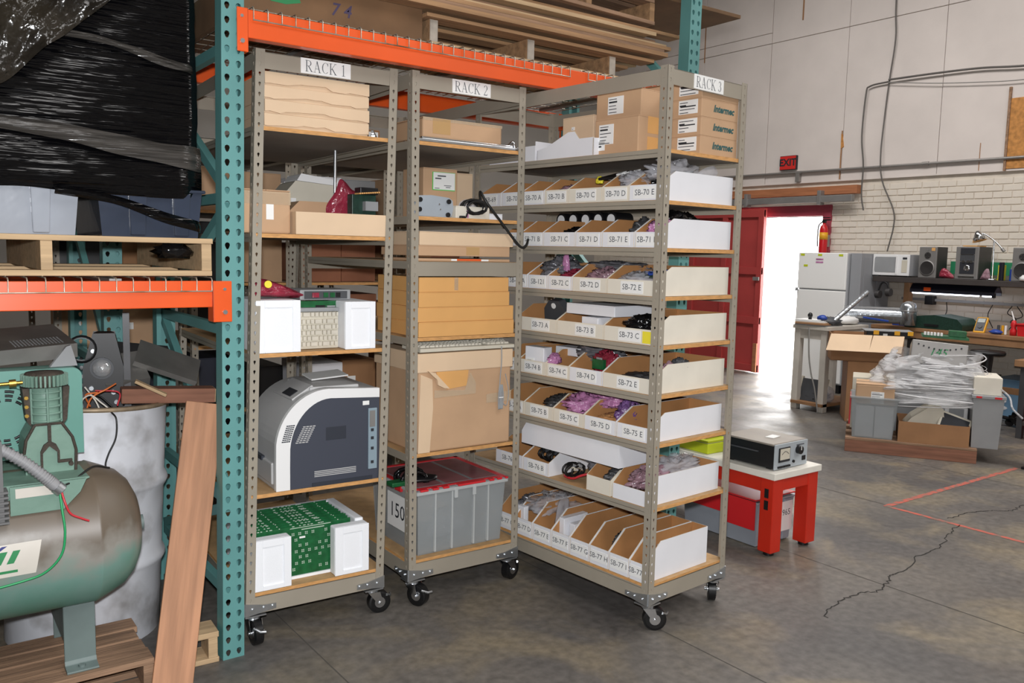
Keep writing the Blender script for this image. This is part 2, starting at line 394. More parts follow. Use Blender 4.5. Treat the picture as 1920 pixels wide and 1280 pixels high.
# OSB hatch at the right
hatch = thing('wall_hatch', 'unpainted particle board hatch on the white wall, cut by the right edge', 'panel', (WX, 4.0, 2.6))
MB().box(-.03, 0, -.55, .37, 0, .74).build('board', 'osb', hatch, bevel=.003); MB().box(-.04, 0, .37, .395, -.02, .86).build('side_strip', 'pallet_old', hatch)
# conduit run
cp = thing('conduit_pipe', 'thin grey metal conduit running along the wall below the exit sign', 'pipe', (WX-.045, 6, 2.715))
MB().cyl((0, -4, -.01), (0, 4.9, .016), .017, n=10).build('pipe', 'conduit', cp)
for yy in (-.75, .95, -2.4): MB().cyl((0, yy-.04, 0), (0, yy+.04, 0), .023, n=10).build('coupling', 'conduit', cp)
MB().box(-.02, .045, .93, .99, -.12, .02).build('junction_box', 'conduit', cp, bevel=.004)
# cables on the wall
def wallcable(name, label, pts, r, mat):
    o = MB().tube(line([(WX-.035-dx, y, z) for dx, y, z in pts], 6), r*.78, 6).build(name, mat); tag(o, label, 'cable')
wallcable('wall_cable', 'dark cable dropping down the whole wall to behind the microwave', [(0, 5.75, 6), (0, 5.75, 4.65), (.01, 5.72, 4.2), (0, 5.77, 3.72), (.0, 5.80, 3.3), (.03, 5.80, 2.86), (.03, 5.76, 2.55), (.02, 5.60, 2.2), (.02, 5.58, 2.0), (.02, 5.64, 1.7)], .011, 'cable_wall')
wallcable('wall_cable', 'bundle of two dark cables bending down left of the long drop, above the door track', [(0.02, 5.76, 3.71), (.02, 6.0, 3.69), (.02, 6.05, 3.6), (.02, 6.07, 3.1), (.03, 6.02, 2.75), (.03, 6.02, 2.4), (.03, 5.98, 2.2)], .013, 'cable_wall')
wallcable('wall_cable', 'upper of two cables sagging right across the white wall', [(.03, 5.76, 3.73), (.03, 5.2, 3.72), (.03, 4.7, 3.7), (.03, 4.2, 3.65), (.03, 3.2, 3.6)], .015, 'cable_wall')
wallcable('wall_cable', 'lower thinner cable sagging right across the white wall', [(.03, 5.76, 3.70), (.03, 5.2, 3.61), (.03, 4.7, 3.55), (.03, 4.2, 3.51), (.03, 3.2, 3.5)], .007, 'cable_grey')
# exit sign
ex = thing('exit_sign', 'red exit sign on the white wall above the door', 'sign', (WX-.03, 7.125, 2.855))
MB().box(-.02, .02, -.128, .128, -.092, .092).build('sign_box', 'hood_dark', ex, bevel=.003)
MB().box(-.024, -.018, -.122, .122, -.086, .086).build('face', 'exit_red', ex)
text('EXIT', .128, 'ink', ex, (-.0255, 0, 0), SIDE, bold=.004)
# door frame, door leaf, overhead track
df = MB(); df.box(WX-.03, WX+.2, DY0-.11, DY0, 0, DZ+.14); df.box(WX-.03, WX+.2, DY1, DY1+.11, 0, DZ+.14); df.box(WX-.03, WX+.2, DY0, DY1, DZ, DZ+.14)
struct('trim_1', df, 'door_frame', bevel=.004)
dr = bpy.data.objects.new('door_1', None); COL.objects.link(dr); dr.location = (9.6, 7.36, 0); dr['kind'] = 'structure'
MB().box(0, .03, 0, 1.32, .015, 2.26).build('leaf', 'door_red', dr)
for zz in (.02, .68, 1.36, 2.14): MB().box(-.035, 0, 0, 1.32, zz, zz+.1).build('rail', 'door_red', dr, bevel=.004)
for yy in (0, .62, 1.22): MB().box(-.034, 0, yy, yy+.09, .016, 2.258).build('stile', 'door_red', dr, bevel=.004)
MB().box(-.06, -.036, .02, .12, 1.28, 1.33).build('latch', 'steel_grey', dr, bevel=.004)
MB().box(-.055, -.035, .0, .06, .02, .42).build('bare_strip', 'timber', dr)
tk = thing('door_track', 'wooden beam with grey steel sliding door track above the red door', 'track', (9.66, 6.07, 2.28))
MB().box(0, .09, 0, 3.2, .13, .235).build('beam', 'timber', tk, bevel=.003); MB().box(-.07, .0, .02, 3.2, .03, .115).build('rail', 'steel_grey', tk, bevel=.006)
for yy in (.45, 1.6, 2.7): MB().box(-.085, .01, yy, yy+.05, .0, .18).build('bracket', 'steel_grey', tk, bevel=.004)
# fire extinguisher on the jamb
fe = thing('fire_extinguisher', 'red fire extinguisher with yellow label on the door jamb above the fridge', 'extinguisher', (9.62, 6.47, 1.6))
MB().lathe([(0, 0), (.045, 0), (.053, .015), (.053, .36), (.04, .41), (.02, .43), (.02, .45), (0, .45)], 18).build('cylinder', 'extinguisher', fe)
MB().lathe([(.0535, .24), (.054, .24), (.054, .33), (.0535, .33)], 18).build('instruction_label', 'meter_yellow', fe)
v_ = MB(); v_.box(-.02, .02, -.02, .02, .45, .48); v_.box(-.012, .012, -.09, .02, .48, .495); v_.box(-.012, .012, -.08, .02, .51, .522); v_.build('valve', 'black_plastic', fe)
MB().tube(line([(0, .03, .46), (0, .075, .42), (0, .085, .3), (0, .08, .15)], 5), .009).build('hose', 'black_plastic', fe)
MB().box(.0, .1, -.03, .03, .15, .3).build('bracket', 'steel_grey', fe)
# floor marks
def ribbon(pts, wd, z=.0012):
    mb = MB(); P = [Vector((x, y, z)) for x, y in pts]; vs = []
    for i, p in enumerate(P):
        d = (P[min(i+1, len(P)-1)]-P[max(i-1, 0)]).normalized(); nn = Vector((-d.y, d.x, 0)); k = wd*(1+.35*noise.noise(p*9)) if wd < .02 else wd*(1+.12*noise.noise(p*20))
        vs += [p+nn*k/2, p-nn*k/2]
    mb.add(vs, [(2*i, 2*i+1, 2*i+3, 2*i+2) for i in range(len(P)-1)]); return mb
def seg(a, b, n): return [(a[0]+(b[0]-a[0])*i/n, a[1]+(b[1]-a[1])*i/n) for i in range(n+1)]
ribbon(seg((5.195, 2.92), (5.235, -.5), 60), .035).build('painted_line', 'paint_line', fl_o)
ribbon(seg((5.19, 2.905), (7.06, 2.91), 40), .04, .0014).build('painted_line', 'paint_line', fl_o)
ribbon(seg((5.215, 2.93), (5.2, 9), 40), .008).build('floor_joint', 'joint', fl_o)
CR = [(930,850),(940,805),(990,770),(1050,740),(1120,722),(1190,715),(1240,670),(1245,645),(1270,625),(1340,600),(1390,540),(1480,510),(1510,478),(1545,430),(1560,405),(1600,385)]
CR2 = [(1530,350),(1590,340),(1660,320),(1740,312),(1820,315),(1870,308),(1920,285)]
def floorpt(px, py):
    d = F+R2*((px-960)/CAM_F)+U2*((640-py)/CAM_F); t = -CAM_Z/d.z; return (d.x*t, d.y*t)
def jag(L):
    out = []
    for i in range(len(L)-1):
        for k in range(6):
            t = k/6; out.append((L[i][0]+(L[i+1][0]-L[i][0])*t+random.uniform(-.012, .012), L[i][1]+(L[i+1][1]-L[i][1])*t+random.uniform(-.012, .012)))
    return out+[L[-1]]
for L in (CR, CR2):
    ribbon(jag([floorpt(x/2.667+1200, y/2.667+840) for x, y in L]), .007).build('floor_crack', 'crack', fl_o)
for xj in (0.0, 1.3, 2.6, 3.9, 6.5, 7.8):
    ribbon(seg((xj+.05, -4.5), (xj-.05, 10.5), 120), .0045).build('floor_joint', 'joint', fl_o)
# ================================================================ wheeled racks
RK = {1: (1.085, 3.25, rad(-2.3), .0355, .0197, .605, 1.2), 2: (1.81, 3.218, rad(-.74), .0025, .0082, .6, 1.2), 3: (2.522, 2.432, rad(4.6), .006, .008, .545, 1.235)}
ZB, ZT = .125, 2.357
def at(k, x, y, z):
    X, Y, th, lx, ly = RK[k][:5]
    return (X+math.cos(th)*x-math.sin(th)*y+lx*(z-ZB), Y+math.sin(th)*x+math.cos(th)*y+ly*(z-ZB), z)
def serif(parent, st, h, loc, rot, mat='ink_soft', name='lettering'):
    """drawn serif capitals and digits: strokes with serifs, unit height 1"""
    T, t = .09, .035
    def st_(mb, a, b, wd):
        a, b = Vector((*a, 0)), Vector((*b, 0)); d = (b-a).normalized(); n_ = Vector((-d.y, d.x, 0))*wd/2
        mb.add([a-n_, b-n_, b+n_, a+n_], [(0, 1, 2, 3)])
    def arc(mb, cx, cy, rx, ry, a0, a1, w0, w1, n=14):
        vs = []
        for i in range(n+1):
            q = rad(a0+(a1-a0)*i/n); k = abs(math.cos(q)); wd = t+(T-t)*k
            vs += [(cx+(rx+wd/2)*math.cos(q), cy+(ry+wd/2*.6)*math.sin(q), 0), (cx+(rx-wd/2)*math.cos(q), cy+(ry-wd/2*.6)*math.sin(q), 0)]
        mb.add(vs, [(2*i, 2*i+1, 2*i+3, 2*i+2) for i in range(n)])
    mb = MB(); ox = 0
    W = {'R': .72, 'A': .76, 'C': .7, 'K': .76, ' ': .32, '1': .46, '2': .52, '3': .52}
    for ch in st:
        g = MB()
        if ch == 'R':
            st_(g, (.13, 0), (.13, 1), T); st_(g, (.0, .025), (.3, .025), t); st_(g, (0, .975), (.35, .975), t); arc(g, .33, .74, .21, .235, -90, 90, t, T)
            st_(g, (.13, .505), (.35, .505), t); st_(g, (.3, .5), (.62, .02), T); st_(g, (.54, .025), (.74, .025), t)
        elif ch == 'A':
            st_(g, (.12, .02), (.37, 1), t); st_(g, (.35, 1), (.63, .02), T); st_(g, (.2, .33), (.54, .33), t); st_(g, (0, .025), (.24, .025), t); st_(g, (.5, .025), (.76, .025), t)
        elif ch == 'C':
            arc(g, .38, .5, .3, .47, 45, 315, t, T); st_(g, (.62, .68), (.62, 1), t); st_(g, (.58, .84), (.62, .74), t)
        elif ch == 'K':
            st_(g, (.13, 0), (.13, 1), T); st_(g, (0, .025), (.28, .025), t); st_(g, (0, .975), (.28, .975), t); st_(g, (.17, .42), (.6, .98), t); st_(g, (.27, .55), (.64, .02), T)
            st_(g, (.48, .975), (.74, .975), t); st_(g, (.52, .025), (.78, .025), t)
        elif ch == '1':
            st_(g, (.22, 0), (.22, 1), T*.9); st_(g, (.06, .86), (.22, .98), t); st_(g, (.06, .025), (.4, .025), t)
        elif ch == '2':
            arc(g, .22, .73, .18, .25, 165, -40, t, T); st_(g, (.36, .6), (.04, .06), t*1.4); st_(g, (.0, .045), (.42, .045), T*.8); st_(g, (.41, .03), (.46, .2), t)
        elif ch == '3':
            arc(g, .2, .75, .16, .22, 160, -90, t, T); arc(g, .2, .29, .2, .26, 90, -160, t, T)
        mb.add([(x+ox, y-.5, z) for x, y, z in g.v], g.f); ox += W[ch]+.07
    sc = h; mb.v = [((x-ox/2)*sc*.95, y*sc, z) for x, y, z in mb.v]
    return mb.build(name, mat, parent, loc, rot)
def post_mesh(lx, ly, sx, sy):
    """L-angle: corner at origin, flanges towards sx (along x) and sy (along y)"""
    mb = MB(); fw = .038; H = ZT-ZB; n0 = int(H/.0381); p = H/n0
    v = Vector((lx, ly, 1))
    perforate(mb, (0, 0, 0) if sx > 0 else (-fw, 0, 0), (1, 0, 0), v, (0, sy, 0), fw, n0, p, 1, KEY)
    perforate(mb, (0, 0, 0) if sy > 0 else (0, -fw, 0), (0, 1, 0), v, (sx, 0, 0), fw, n0, p, 1, KEY)
    mb.add([(0, 0, 0), (sx*.002, 0, 0), (lx*H, ly*H, H), (lx*H+sx*.002, ly*H, H)], [(0, 1, 3, 2)])
    return mb
def caster(root, x, y, ang, sx, sy, name='caster'):
    """corner bracket and fork (one part) with wheel, hub, axle nut and brake pedal"""
    mb = MB()
    for (dx, dy) in ((sx, 0), (0, sy)):
        L = .125
        pl = [(0, -.004), (L, .012), (L, .032), (L*.6, .034), (0, .05)]
        if dx: mb.prism([(a*dx, b) for a, b in pl], 'y', -.0045*sy, -.0005*sy)
        else: mb.prism([(a*dy, b) for a, b in pl], 'x', -.0045*sx, -.0005*sx)
        for q in (.03, .075, .112):
            zq = .022
            if dx: mb.cyl((q*dx, -.0045*sy, zq), (q*dx, -.010*sy, zq), .006, n=8)
            else: mb.cyl((-.0045*sx, q*dy, zq), (-.010*sx, q*dy, zq), .006, n=8)
    mb.box(min(0, sx*.085), max(0, sx*.085), min(0, sy*.075), max(0, sy*.075), -.012, -.006)
    mb.cyl((sx*.04, sy*.035, -.024), (sx*.04, sy*.035, -.01), .027, n=16)
    c_ = mb.build(name, 'zinc', root, (x, y, ZB), bevel=0)
    ca, sa = math.cos(ang), math.sin(ang); ax = Vector((-sa, ca, 0)); fw = Vector((ca, sa, 0))
    ctr = Vector((sx*.04, sy*.035, 0))+fw*.032; ctr.z = .05-ZB
    w_ = MB(); w_.cyl(ctr-ax*.016, ctr+ax*.016, .05, n=28); w_.cyl(ctr-ax*.019, ctr-ax*.016, .04, .047, n=28); w_.cyl(ctr+ax*.016, ctr+ax*.019, .047, .04, n=28); w_.build('wheel', 'tire', c_)
    h_ = MB(); h_.cyl(ctr-ax*.021, ctr+ax*.021, .024, n=16); h_.cyl(ctr-ax*.034, ctr+ax*.034, .008, n=8); h_.build('hub', 'chrome', c_)
    f_ = MB(); top = Vector((sx*.04, sy*.035, -.024))
    for sgn in (-1, 1):
        o_ = ax*(.025*sgn)
        f_.add([top+o_-fw*.022, top+o_+fw*.03, ctr+o_+fw*.013, ctr+o_-fw*.013, top+o_*1.1-fw*.022, top+o_*1.1+fw*.03, ctr+o_*1.1+fw*.013, ctr+o_*1.1-fw*.013], [(0, 1, 2, 3), (4, 7, 6, 5), (0, 4, 5, 1), (1, 5, 6, 2), (2, 6, 7, 3), (3, 7, 4, 0)])
    f_.add([top-ax*.0275-fw*.022, top-ax*.0275+fw*.03, top+ax*.0275+fw*.03, top+ax*.0275-fw*.022], [(0, 1, 2, 3)])
    f_.build('fork', 'chrome', c_)
    b_ = MB(); p0 = ctr+fw*.03+Vector((0, 0, .03)); b_.tube([p0-ax*.02, p0+fw*.022-Vector((0, 0, .012)), p0+fw*.03+ax*.02-Vector((0, 0, .012))], .006); b_.build('brake_pedal', 'zinc', c_)
    return c_
def make_rack(k, label, shelves, endbeams, plate=None, casters=True, group=None, mesh_cache=None):
    X, Y, th, lx, ly, W, L = RK[k]
    root = thing('storage_rack', label, 'rack', (X, Y, 0 if casters else -ZB+.001), th, group)
    ct, sn = math.cos(th), math.sin(th); llx, lly = ct*lx+sn*ly, -sn*lx+ct*ly
    sh = lambda z: (llx*(z-ZB), lly*(z-ZB))
    for (x, y, sx, sy) in ((0, 0, 1, 1), (W, 0, -1, 1), (0, L, 1, -1), (W, L, -1, -1)):
        key = (lx, ly, sx, sy)
        if mesh_cache is not None and key in mesh_cache: m_ = mesh_cache[key]
        else:
            m_ = post_mesh(llx, lly, sx, sy).mesh('post', ['rack_paint'])
            if mesh_cache is not None: mesh_cache[key] = m_
        link('post', m_, root, (x, y, ZB))
        if casters: caster(root, x, y, {(1, 1): -1.9, (-1, 1): -.5, (1, -1): 2.6, (-1, -1): .7}[(sx, sy)] + .4*k, sx, sy)
    for z in shelves:
        dx, dy = sh(z); t = .016; e = .004
        b = MB(); b.box(e, W-e, e, L-e, z-t, z); b.m[0] = 2; b.m[1] = 1
        b.build('shelf_board', ['board_edge', 'board_top', 'board_under'], root, (dx, dy, 0))
        lo = z < .3
        for x0, x1, xf in ((.0015, .0035, .025), (W-.0035, W-.0015, W-.025)):
            q = MB(); z1 = z-.012 if lo else z-.001; z0 = ZB+.004 if lo else z-.035
            q.box(x0, x1, .002, L-.002, z0, z1); q.box(min(x0, xf), max(x1, xf), .04, L-.04, z-t-.004, z-t-.001)
            q.build('shelf_beam', 'rack_paint', root, (dx, dy, 0))
    for (z0, z1) in endbeams:
        dx, dy = sh((z0+z1)/2)
        for y0, y1 in ((.0022, .005), (L-.005, L-.0022)):
            q = MB(); q.box(.003, W-.003, y0, y1, z0, z1); q.box(.04, W-.04, y0 if y0 < .1 else y0-.02, y1+.02 if y0 < .1 else y1, z1-.003, z1)
            q.build('end_beam', 'rack_paint', root, (dx, dy, 0))
    dx, dy = sh(2.32)
    for x0, x1 in ((.0022, .005), (W-.005, W-.0022)):
        MB().box(x0, x1, .003, L-.003, 2.284, 2.345).build('top_beam', 'rack_paint', root, (dx, dy, 0))
    if plate:
        pl, px, wd = plate
        pp = MB().box(px-wd/2, px+wd/2, -.0015, .0022, 2.287, 2.346).build('name_card', 'paper', root, (dx, dy, 0))
        serif(pp, pl, .044, (px, -.0022, 2.3165), FRONT)
    return root
R1 = [2.066, 1.652, 1.178, .612, .21]; R2_ = [2.066, 1.746, 1.552, 1.217, .697, .212]; R3 = [2.03, 1.824, 1.63, 1.43, 1.226, 1.02, .813, .54, .209]
make_rack(1, 'grey steel rack on casters with printer, leftmost of the three beside the teal upright', R1, [(2.284, 2.347), (ZB, .196)], ('RACK 1', .285, .21))
make_rack(2, 'grey steel rack on casters holding golden cartons, middle one of the three carded racks', R2_, [(2.284, 2.347), (1.487, 1.551), (ZB, .198)], ('RACK 2', .3, .2))
make_rack(3, 'grey steel rack on casters filled with white bins, rightmost of the three carded racks', R3, [(2.284, 2.347), (ZB, .198)], ('RACK 3', .27, .2))

# ---------------------------------------------------------------- cartons
def carton(name, label, size, loc, rot=0, mat='kraft', cat='box', group=None, tape=None, sticker=None, flaps=True, bevel=.003, lid=None):
    """closed carton, origin at the front-left-bottom corner; sticker = list of (face, a0, b0, w, h)"""
    w_, d_, h_ = size; o = thing(name, label, cat, loc, rot, group)
    top = h_-.004 if flaps else h_
    MB().box(0, w_, 0, d_, 0, top).build('body', mat, o, bevel=bevel)
    if flaps:
        ax = w_ >= d_
        if ax: q = ((.001, w_-.001, .001, d_/2-.001), (.001, w_-.001, d_/2+.001, d_-.001))
        else: q = ((.001, w_/2-.001, .001, d_-.001), (w_/2+.001, w_-.001, .001, d_-.001))
        for a in q: MB().box(*a, top, h_).build('flap', mat, o)
    if lid: MB().box(-.004, w_+.004, -.004, d_+.004, h_-lid, h_+.002).build('lid', mat, o, bevel=bevel)
    for t_ in tape or []:
        f_, a, b, ww, hh, mm = t_
        if f_ == 'f': MB().box(a, a+ww, -.0012, .0, b, b+hh).build('tape', mm, o)
        elif f_ == 'l': MB().box(-.0012, 0, a, a+ww, b, b+hh).build('tape', mm, o)
        else: MB().box(a, a+ww, b, b+hh, h_, h_+.001).build('tape', mm, o)
    for s_ in sticker or []:
        f_, a, b, ww, hh = s_[:5]; mm = s_[5] if len(s_) > 5 else 'paper'
        if f_ == 'f':
            p = MB().box(a, a+ww, -.0016, 0, b, b+hh).build('sticker', mm, o); g = MB()
            for i in range(int(hh/.014)):
                g.box(a+.006, a+.006+(ww-.012)*random.uniform(.3, .95), -.0021, -.0016, b+hh-.012-i*.014, b+hh-.009-i*.014+(.003 if i == 1 else 0))
            if ww > .05 and len(s_) < 7: g.build('print', 'ink_soft', p)
        else:
            p = MB().box(-.0016, 0, a, a+ww, b, b+hh).build('sticker', mm, o); g = MB()
            for i in range(int(hh/.014)):
                l_ = (ww-.012)*random.uniform(.3, .95)
                g.box(-.0021, -.0016, a+ww-.006-l_, a+ww-.006, b+hh-.012-i*.014, b+hh-.009-i*.014+(.004 if i == 1 else 0))
            g.build('print', 'ink', p)
    return o
# ================================================================ contents of the first rack
T1, T2, T3 = RK[1][2], RK[2][2], RK[3][2]
def jagflap(w_, h_, seed):
    rnd = random.Random(seed); top = [(0, h_), (w_, h_)]; low = []; x = w_
    while x > 0:
        low.append((x, rnd.uniform(-.004, .004)+(.009 if .3 < x/w_ < .62 else 0))); x -= rnd.uniform(.02, .06)
    low.append((0, .0)); return [(0, h_), (w_, h_)]+low
names = ['lowest', 'second from the bottom', 'third from the bottom', 'topmost']
for i in range(4):
    z = 2.066+i*.054
    o = thing('mailer_box', 'ragged kraft mailer box, %s in the leftmost stack' % names[i], 'box', at(1, .046+.002*(i % 2), .02+.003*i, z+.001), T1, 'flat mailer boxes stacked on the top shelf')
    MB().box(0, .44, .008, .36, 0, .052).build('body', 'kraft_pale', o, bevel=.002)
    MB().prism(jagflap(.44, .0455, i), 'y', -.002, .005).build('lid_flap', 'kraft_pale', o, (0, 0, .006))
o = thing('drawer_slide', 'bare steel drawer slide lying beside the flat mailer boxes', 'rail', at(1, .5, .03, 2.067), T1-.5)
MB().box(0, .02, 0, .3, 0, .012).build('channel', 'zinc', o, bevel=.002); MB().box(.004, .016, -.05, .28, .012, .024).build('runner', 'chrome', o, bevel=.002)

carton('cardboard_box', 'brown taped carton with a white sticker behind the leftmost rack post', (.2, .26, .172), at(1, -.03, .045, 1.653), T1, 'kraft', tape=[('f', .0, .115, .2, .05, 'tape_clear'), ('t', .0, .1, .2, .05, 'tape')], sticker=[('f', .1, .055, .03, .06, 'paper', 0), ('f', .0, .07, .012, .05, 'paper', 0)], bevel=.008)
o = thing('box_tray', 'shallow kraft carton tray in front of the dark red bag', 'box', at(1, .177, .003, 1.653), T1)
for b in ((0, .393, 0, .003, 0, .09), (0, .393, .337, .34, 0, .09), (0, .003, .003, .337, 0, .09), (.39, .393, .003, .337, 0, .09)): MB().box(*b).build('side', 'kraft_pale', o, bevel=.001)
MB().box(.003, .39, .003, .337, 0, .003).build('bottom', 'kraft', o)
# things behind the tray
o = thing('plastic_cover', 'wide pale grey plastic cover leaning behind the kraft tray', 'cover', at(1, .24, .52, 1.655), T1)
MB().prism([(0, 0), (.345, 0), (.345, .235), (.12, .25), (.06, .18), (.02, .13)], 'y', 0, .2).build('shell', 'beige_plastic', o, bevel=.01); MB().box(.05, .12, -.004, 0, .08, .17).build('sticker', 'paper', o)
MB().prism([(.13, .252), (.345, .237), (.345, .262), (.15, .285)], 'y', .01, .19).build('ridge', 'white_plastic', o, bevel=.006)
o = thing('plastic_wedge', 'tan plastic wedge behind the kraft tray', 'part', at(1, .22, .36, 1.655), T1)
MB().prism([(0, 0), (.26, 0), (.26, .15), (.1, .15), (.05, .1)], 'y', 0, .12).build('shell', 'kraft', o, bevel=.006); MB().box(.05, .22, -.003, 0, .02, .05).build('rim', 'beige_plastic', o)
def bag(name, label, mat, pts, thick=.02, cat='bag', group=None, loc=(0, 0, 0), rot=0, seed=1):
    """crumpled bag: closed mesh lofted from an outline in local x/z, thickness along y"""
    o = MB(); n = 18; cx = sum(p[0] for p in pts)/len(pts); cz = sum(p[1] for p in pts)/len(pts)
    ol = line([(p[0], 0, p[1]) for p in pts+[pts[0]]], 4)[:-1]; N = len(ol)
    for sgn in (-1, 1):
        vs = []; R_ = 5
        for r in range(R_):
            k = 1-r/(R_-.0)
            for p in ol:
                q = Vector((cx+(p.x-cx)*k, 0, cz+(p.z-cz)*k)); d = math.sin((1-k)*math.pi/2)
                q.y = sgn*thick*(min(1, d*1.6)*.55+.9*min(1, d*3)*abs(noise.noise(Vector((q.x*34+seed, q.z*34, sgn*3.+seed))))) ; vs.append(q)
        vs.append(Vector((cx, sgn*thick*.7, cz))); fs = []
        for r in range(R_-1):
            for i in range(N):
                j = (i+1) % N; f_ = (r*N+i, r*N+j, (r+1)*N+j, (r+1)*N+i); fs.append(f_ if sgn > 0 else f_[::-1])
        for i in range(N):
            f_ = ((R_-1)*N+i, (R_-1)*N+(i+1) % N, R_*N); fs.append(f_ if sgn > 0 else f_[::-1])
        o.add(vs, fs, 0, None, True)
    ob = o.build(name, mat, None, loc, rot if isinstance(rot, tuple) else (0, 0, rot)); return tag(ob, label, cat, group)
bag('antistatic_bag', 'dark red antistatic bag peaking up behind the kraft tray', 'red_bag', [(0, 0), (.17, 0), (.17, .1), (.12, .125), (.085, .16), (.06, .165), (.04, .11), (.0, .05)], .03, loc=at(1, .4, .25, 1.735), rot=T1)
o = thing('memory_board', 'dark circuit board with gold edge contacts beside the dark red bag', 'circuit board', at(1, .478, .1, 1.745), T1+.03)
MB().box(.0, .115, .05, .1, 0, .09).build('board', 'pcb_dark', o, bevel=.003); g = MB()
for i in range(10): g.box(.012+i*.01, .019+i*.01, .0, .05, .088+i*.001, .094+i*.001)
g.build('contacts', 'kraft_gold', o); MB().box(.03, .115, .03, .09, .09, .12).build('connector', 'black_plastic', o, bevel=.003); MB().box(.05, .11, .02, .05, .02, .06).build('heatsink', 'grey_plastic', o)
tag(MB().cyl((0, 0, 0), (.004, 0, .395), .0075, n=10).build('support_rod', 'zinc', None, at(1, .52, .45, 1.653)), 'thin grey support rod standing between two shelves behind the kraft tray', 'rod')

# third shelf: foam, keyboard unit, device, bag
def foamblock(label, x, wd, ht, dp, z, k=1, y=.004, loc=None):
    o = thing('foam_block', label, 'foam', at(k, x, y, z), RK[k][2], 'white foam packing blocks')
    mb = MB(); mb.box(0, wd, .006, dp, 0, ht)
    m_ = mb.build('block', 'foam', o, bevel=.006)
    fr = MB(); a, b = wd*.2, wd*.82
    fr.box(0, a, 0, .0065, .0, ht); fr.box(b, wd, 0, .0065, .0, ht); fr.box(a, b, 0, .0065, ht*.86, ht); fr.box(a, b, 0, .0065, 0, ht*.06)
    fr.build('front_rim', 'foam', o, bevel=.002); return o
foamblock('tall white foam block at left of the keyboard on the third shelf', .026, .182, .21, .3, 1.179)
foamblock('tall white foam block at right of the keyboard on the third shelf', .4, .137, .2, .34, 1.179)
o = thing('keyboard_unit', 'old beige keyboard standing on edge between two foam blocks', 'keyboard', at(1, .212, .06, 1.18), T1)
MB().box(0, .185, .012, .05, 0, .155).build('case', 'beige_plastic', o, bevel=.004)
g = MB()
for r in range(6):
    x = .004+.004*(r % 2); z = .012+r*.0235+(.006 if r == 5 else 0)
    while x < .175:
        wd = .015 if random.random() < .85 else .03; wd = min(wd, .182-x);
        a = .0015; g.add([(x, .012, z), (x+wd, .012, z), (x+wd, .012, z+.019), (x, .012, z+.019), (x+a, .002, z+a), (x+wd-a, .002, z+a), (x+wd-a, .002, z+.019-a), (x+a, .002, z+.019-a)], [(4, 5, 6, 7), (0, 1, 5, 4), (1, 2, 6, 5), (2, 3, 7, 6), (3, 0, 4, 7)]); x += wd+.0035
g.build('key_field', 'keycap', o, kind='stuff')
MB().box(0, .185, .005, .05, .156, .172).build('bezel', 'grey_plastic', o, bevel=.003)
o = thing('network_card_cage', 'grey chassis with green boards lying over the keyboard and foam', 'device', at(1, .236, .1, 1.381), T1)
MB().box(0, .225, .004, .18, 0, .044).build('case', 'grey_plastic', o, bevel=.005); MB().box(.018, .207, 0, .005, .006, .038).build('panel', 'grey_dark', o)
for a, b, m_ in ((.05, .08, 'red_bag'), (.1, .12, 'pcb'), (.13, .15, 'pcb'), (.155, .175, 'black_plastic')): MB().box(a, b, -.004, .0, .012, .032).build('module', m_, o)
o = thing('circuit_board', 'green circuit board leaning under the grey chassis above the keyboard', 'circuit board', at(1, .214, .105, 1.34), T1)
MB().box(0, .185, 0, .004, -.03, .038).build('board', 'pcb', o); MB().box(.09, .13, -.008, 0, .0, .02).build('chip', 'black_plastic', o); MB().box(.14, .175, -.006, 0, .01, .018).build('connector', 'grey_plastic', o)
rb = bag('antistatic_bag', 'red antistatic bag with yellow sticker spilling over the left foam block', 'red_bag', [(0, 0), (.24, -.008), (.2, .02), (.1, .06), (.05, .07), (.01, .05)], .07, loc=at(1, .024, .12, 1.4), rot=T1)
MB().cyl((.06, -.066, .05), (.06, -.073, .051), .015, n=14).build('sticker', 'yellow', rb)

# fourth shelf: laser printer
o = thing('laser_printer', 'large grey and white laser printer with dark side panel on the fourth shelf', 'printer', at(1, 0, .008, .613), T1)
def arcpts(cx, cz, rx, rz, a0, a1, n): return [(cx+rx*math.cos(rad(a0+(a1-a0)*i/n)), cz+rz*math.sin(rad(a0+(a1-a0)*i/n))) for i in range(n+1)]
outer = [(.118, .0)]+[(.118, .1)]+arcpts(.342, .165, .224, .242, 180, 90, 14)[1:]+[(.572, .395)]
inner = [(.176, .0)]+[(.176, .09)]+arcpts(.352, .145, .176, .222, 180, 90, 14)[1:]+[(.572, .355)]
prof = outer+[(.572, .0)]
MB().prism([(x+.002 if x < .5 else x-.004, z) for x, z in prof], 'y', .014, .39, 0).build('body', 'printer_grey', o, bevel=.004)
MB().prism(inner[::-1]+outer, 'y', -.002, .02).build('side_trim', 'white_plastic', o, bevel=.003)
sp = MB().prism(inner+[(.572, .0)], 'y', 0, .014).build('side_panel', 'printer_dark', o)
g = MB()
for r in range(9):
    for q in range(4): g.box(.2+q*.014+r*.004, .211+q*.014+r*.004, -.001, .001, .19+r*.008, .1945+r*.008)
g.build('vent', 'printer_grey', sp)
g = MB()
for r in range(9):
    for q in range(4): g.box(.142+q*.009+r*.0025, .15+q*.009+r*.0025, -.0032, .0, .2+r*.008, .2045+r*.008)
g.build('vent', 'printer_slot', sp)
g = MB()
for r in range(4): g.box(.28, .465, -.001, .001, .04+r*.007, .0435+r*.007)
g.build('vent', 'printer_grey', sp)
MB().box(.33, .42, -.0012, .0005, .19, .245).build('grip_recess', 'printer_slot', sp, bevel=.001)
MB().box(.27, .54, -.003, .0, .0, .016).build('foot_rail', 'printer_slot', sp)
MB().box(.495, .525, -.0015, .001, .325, .343).build('sticker', 'paper', sp, bevel=.001)
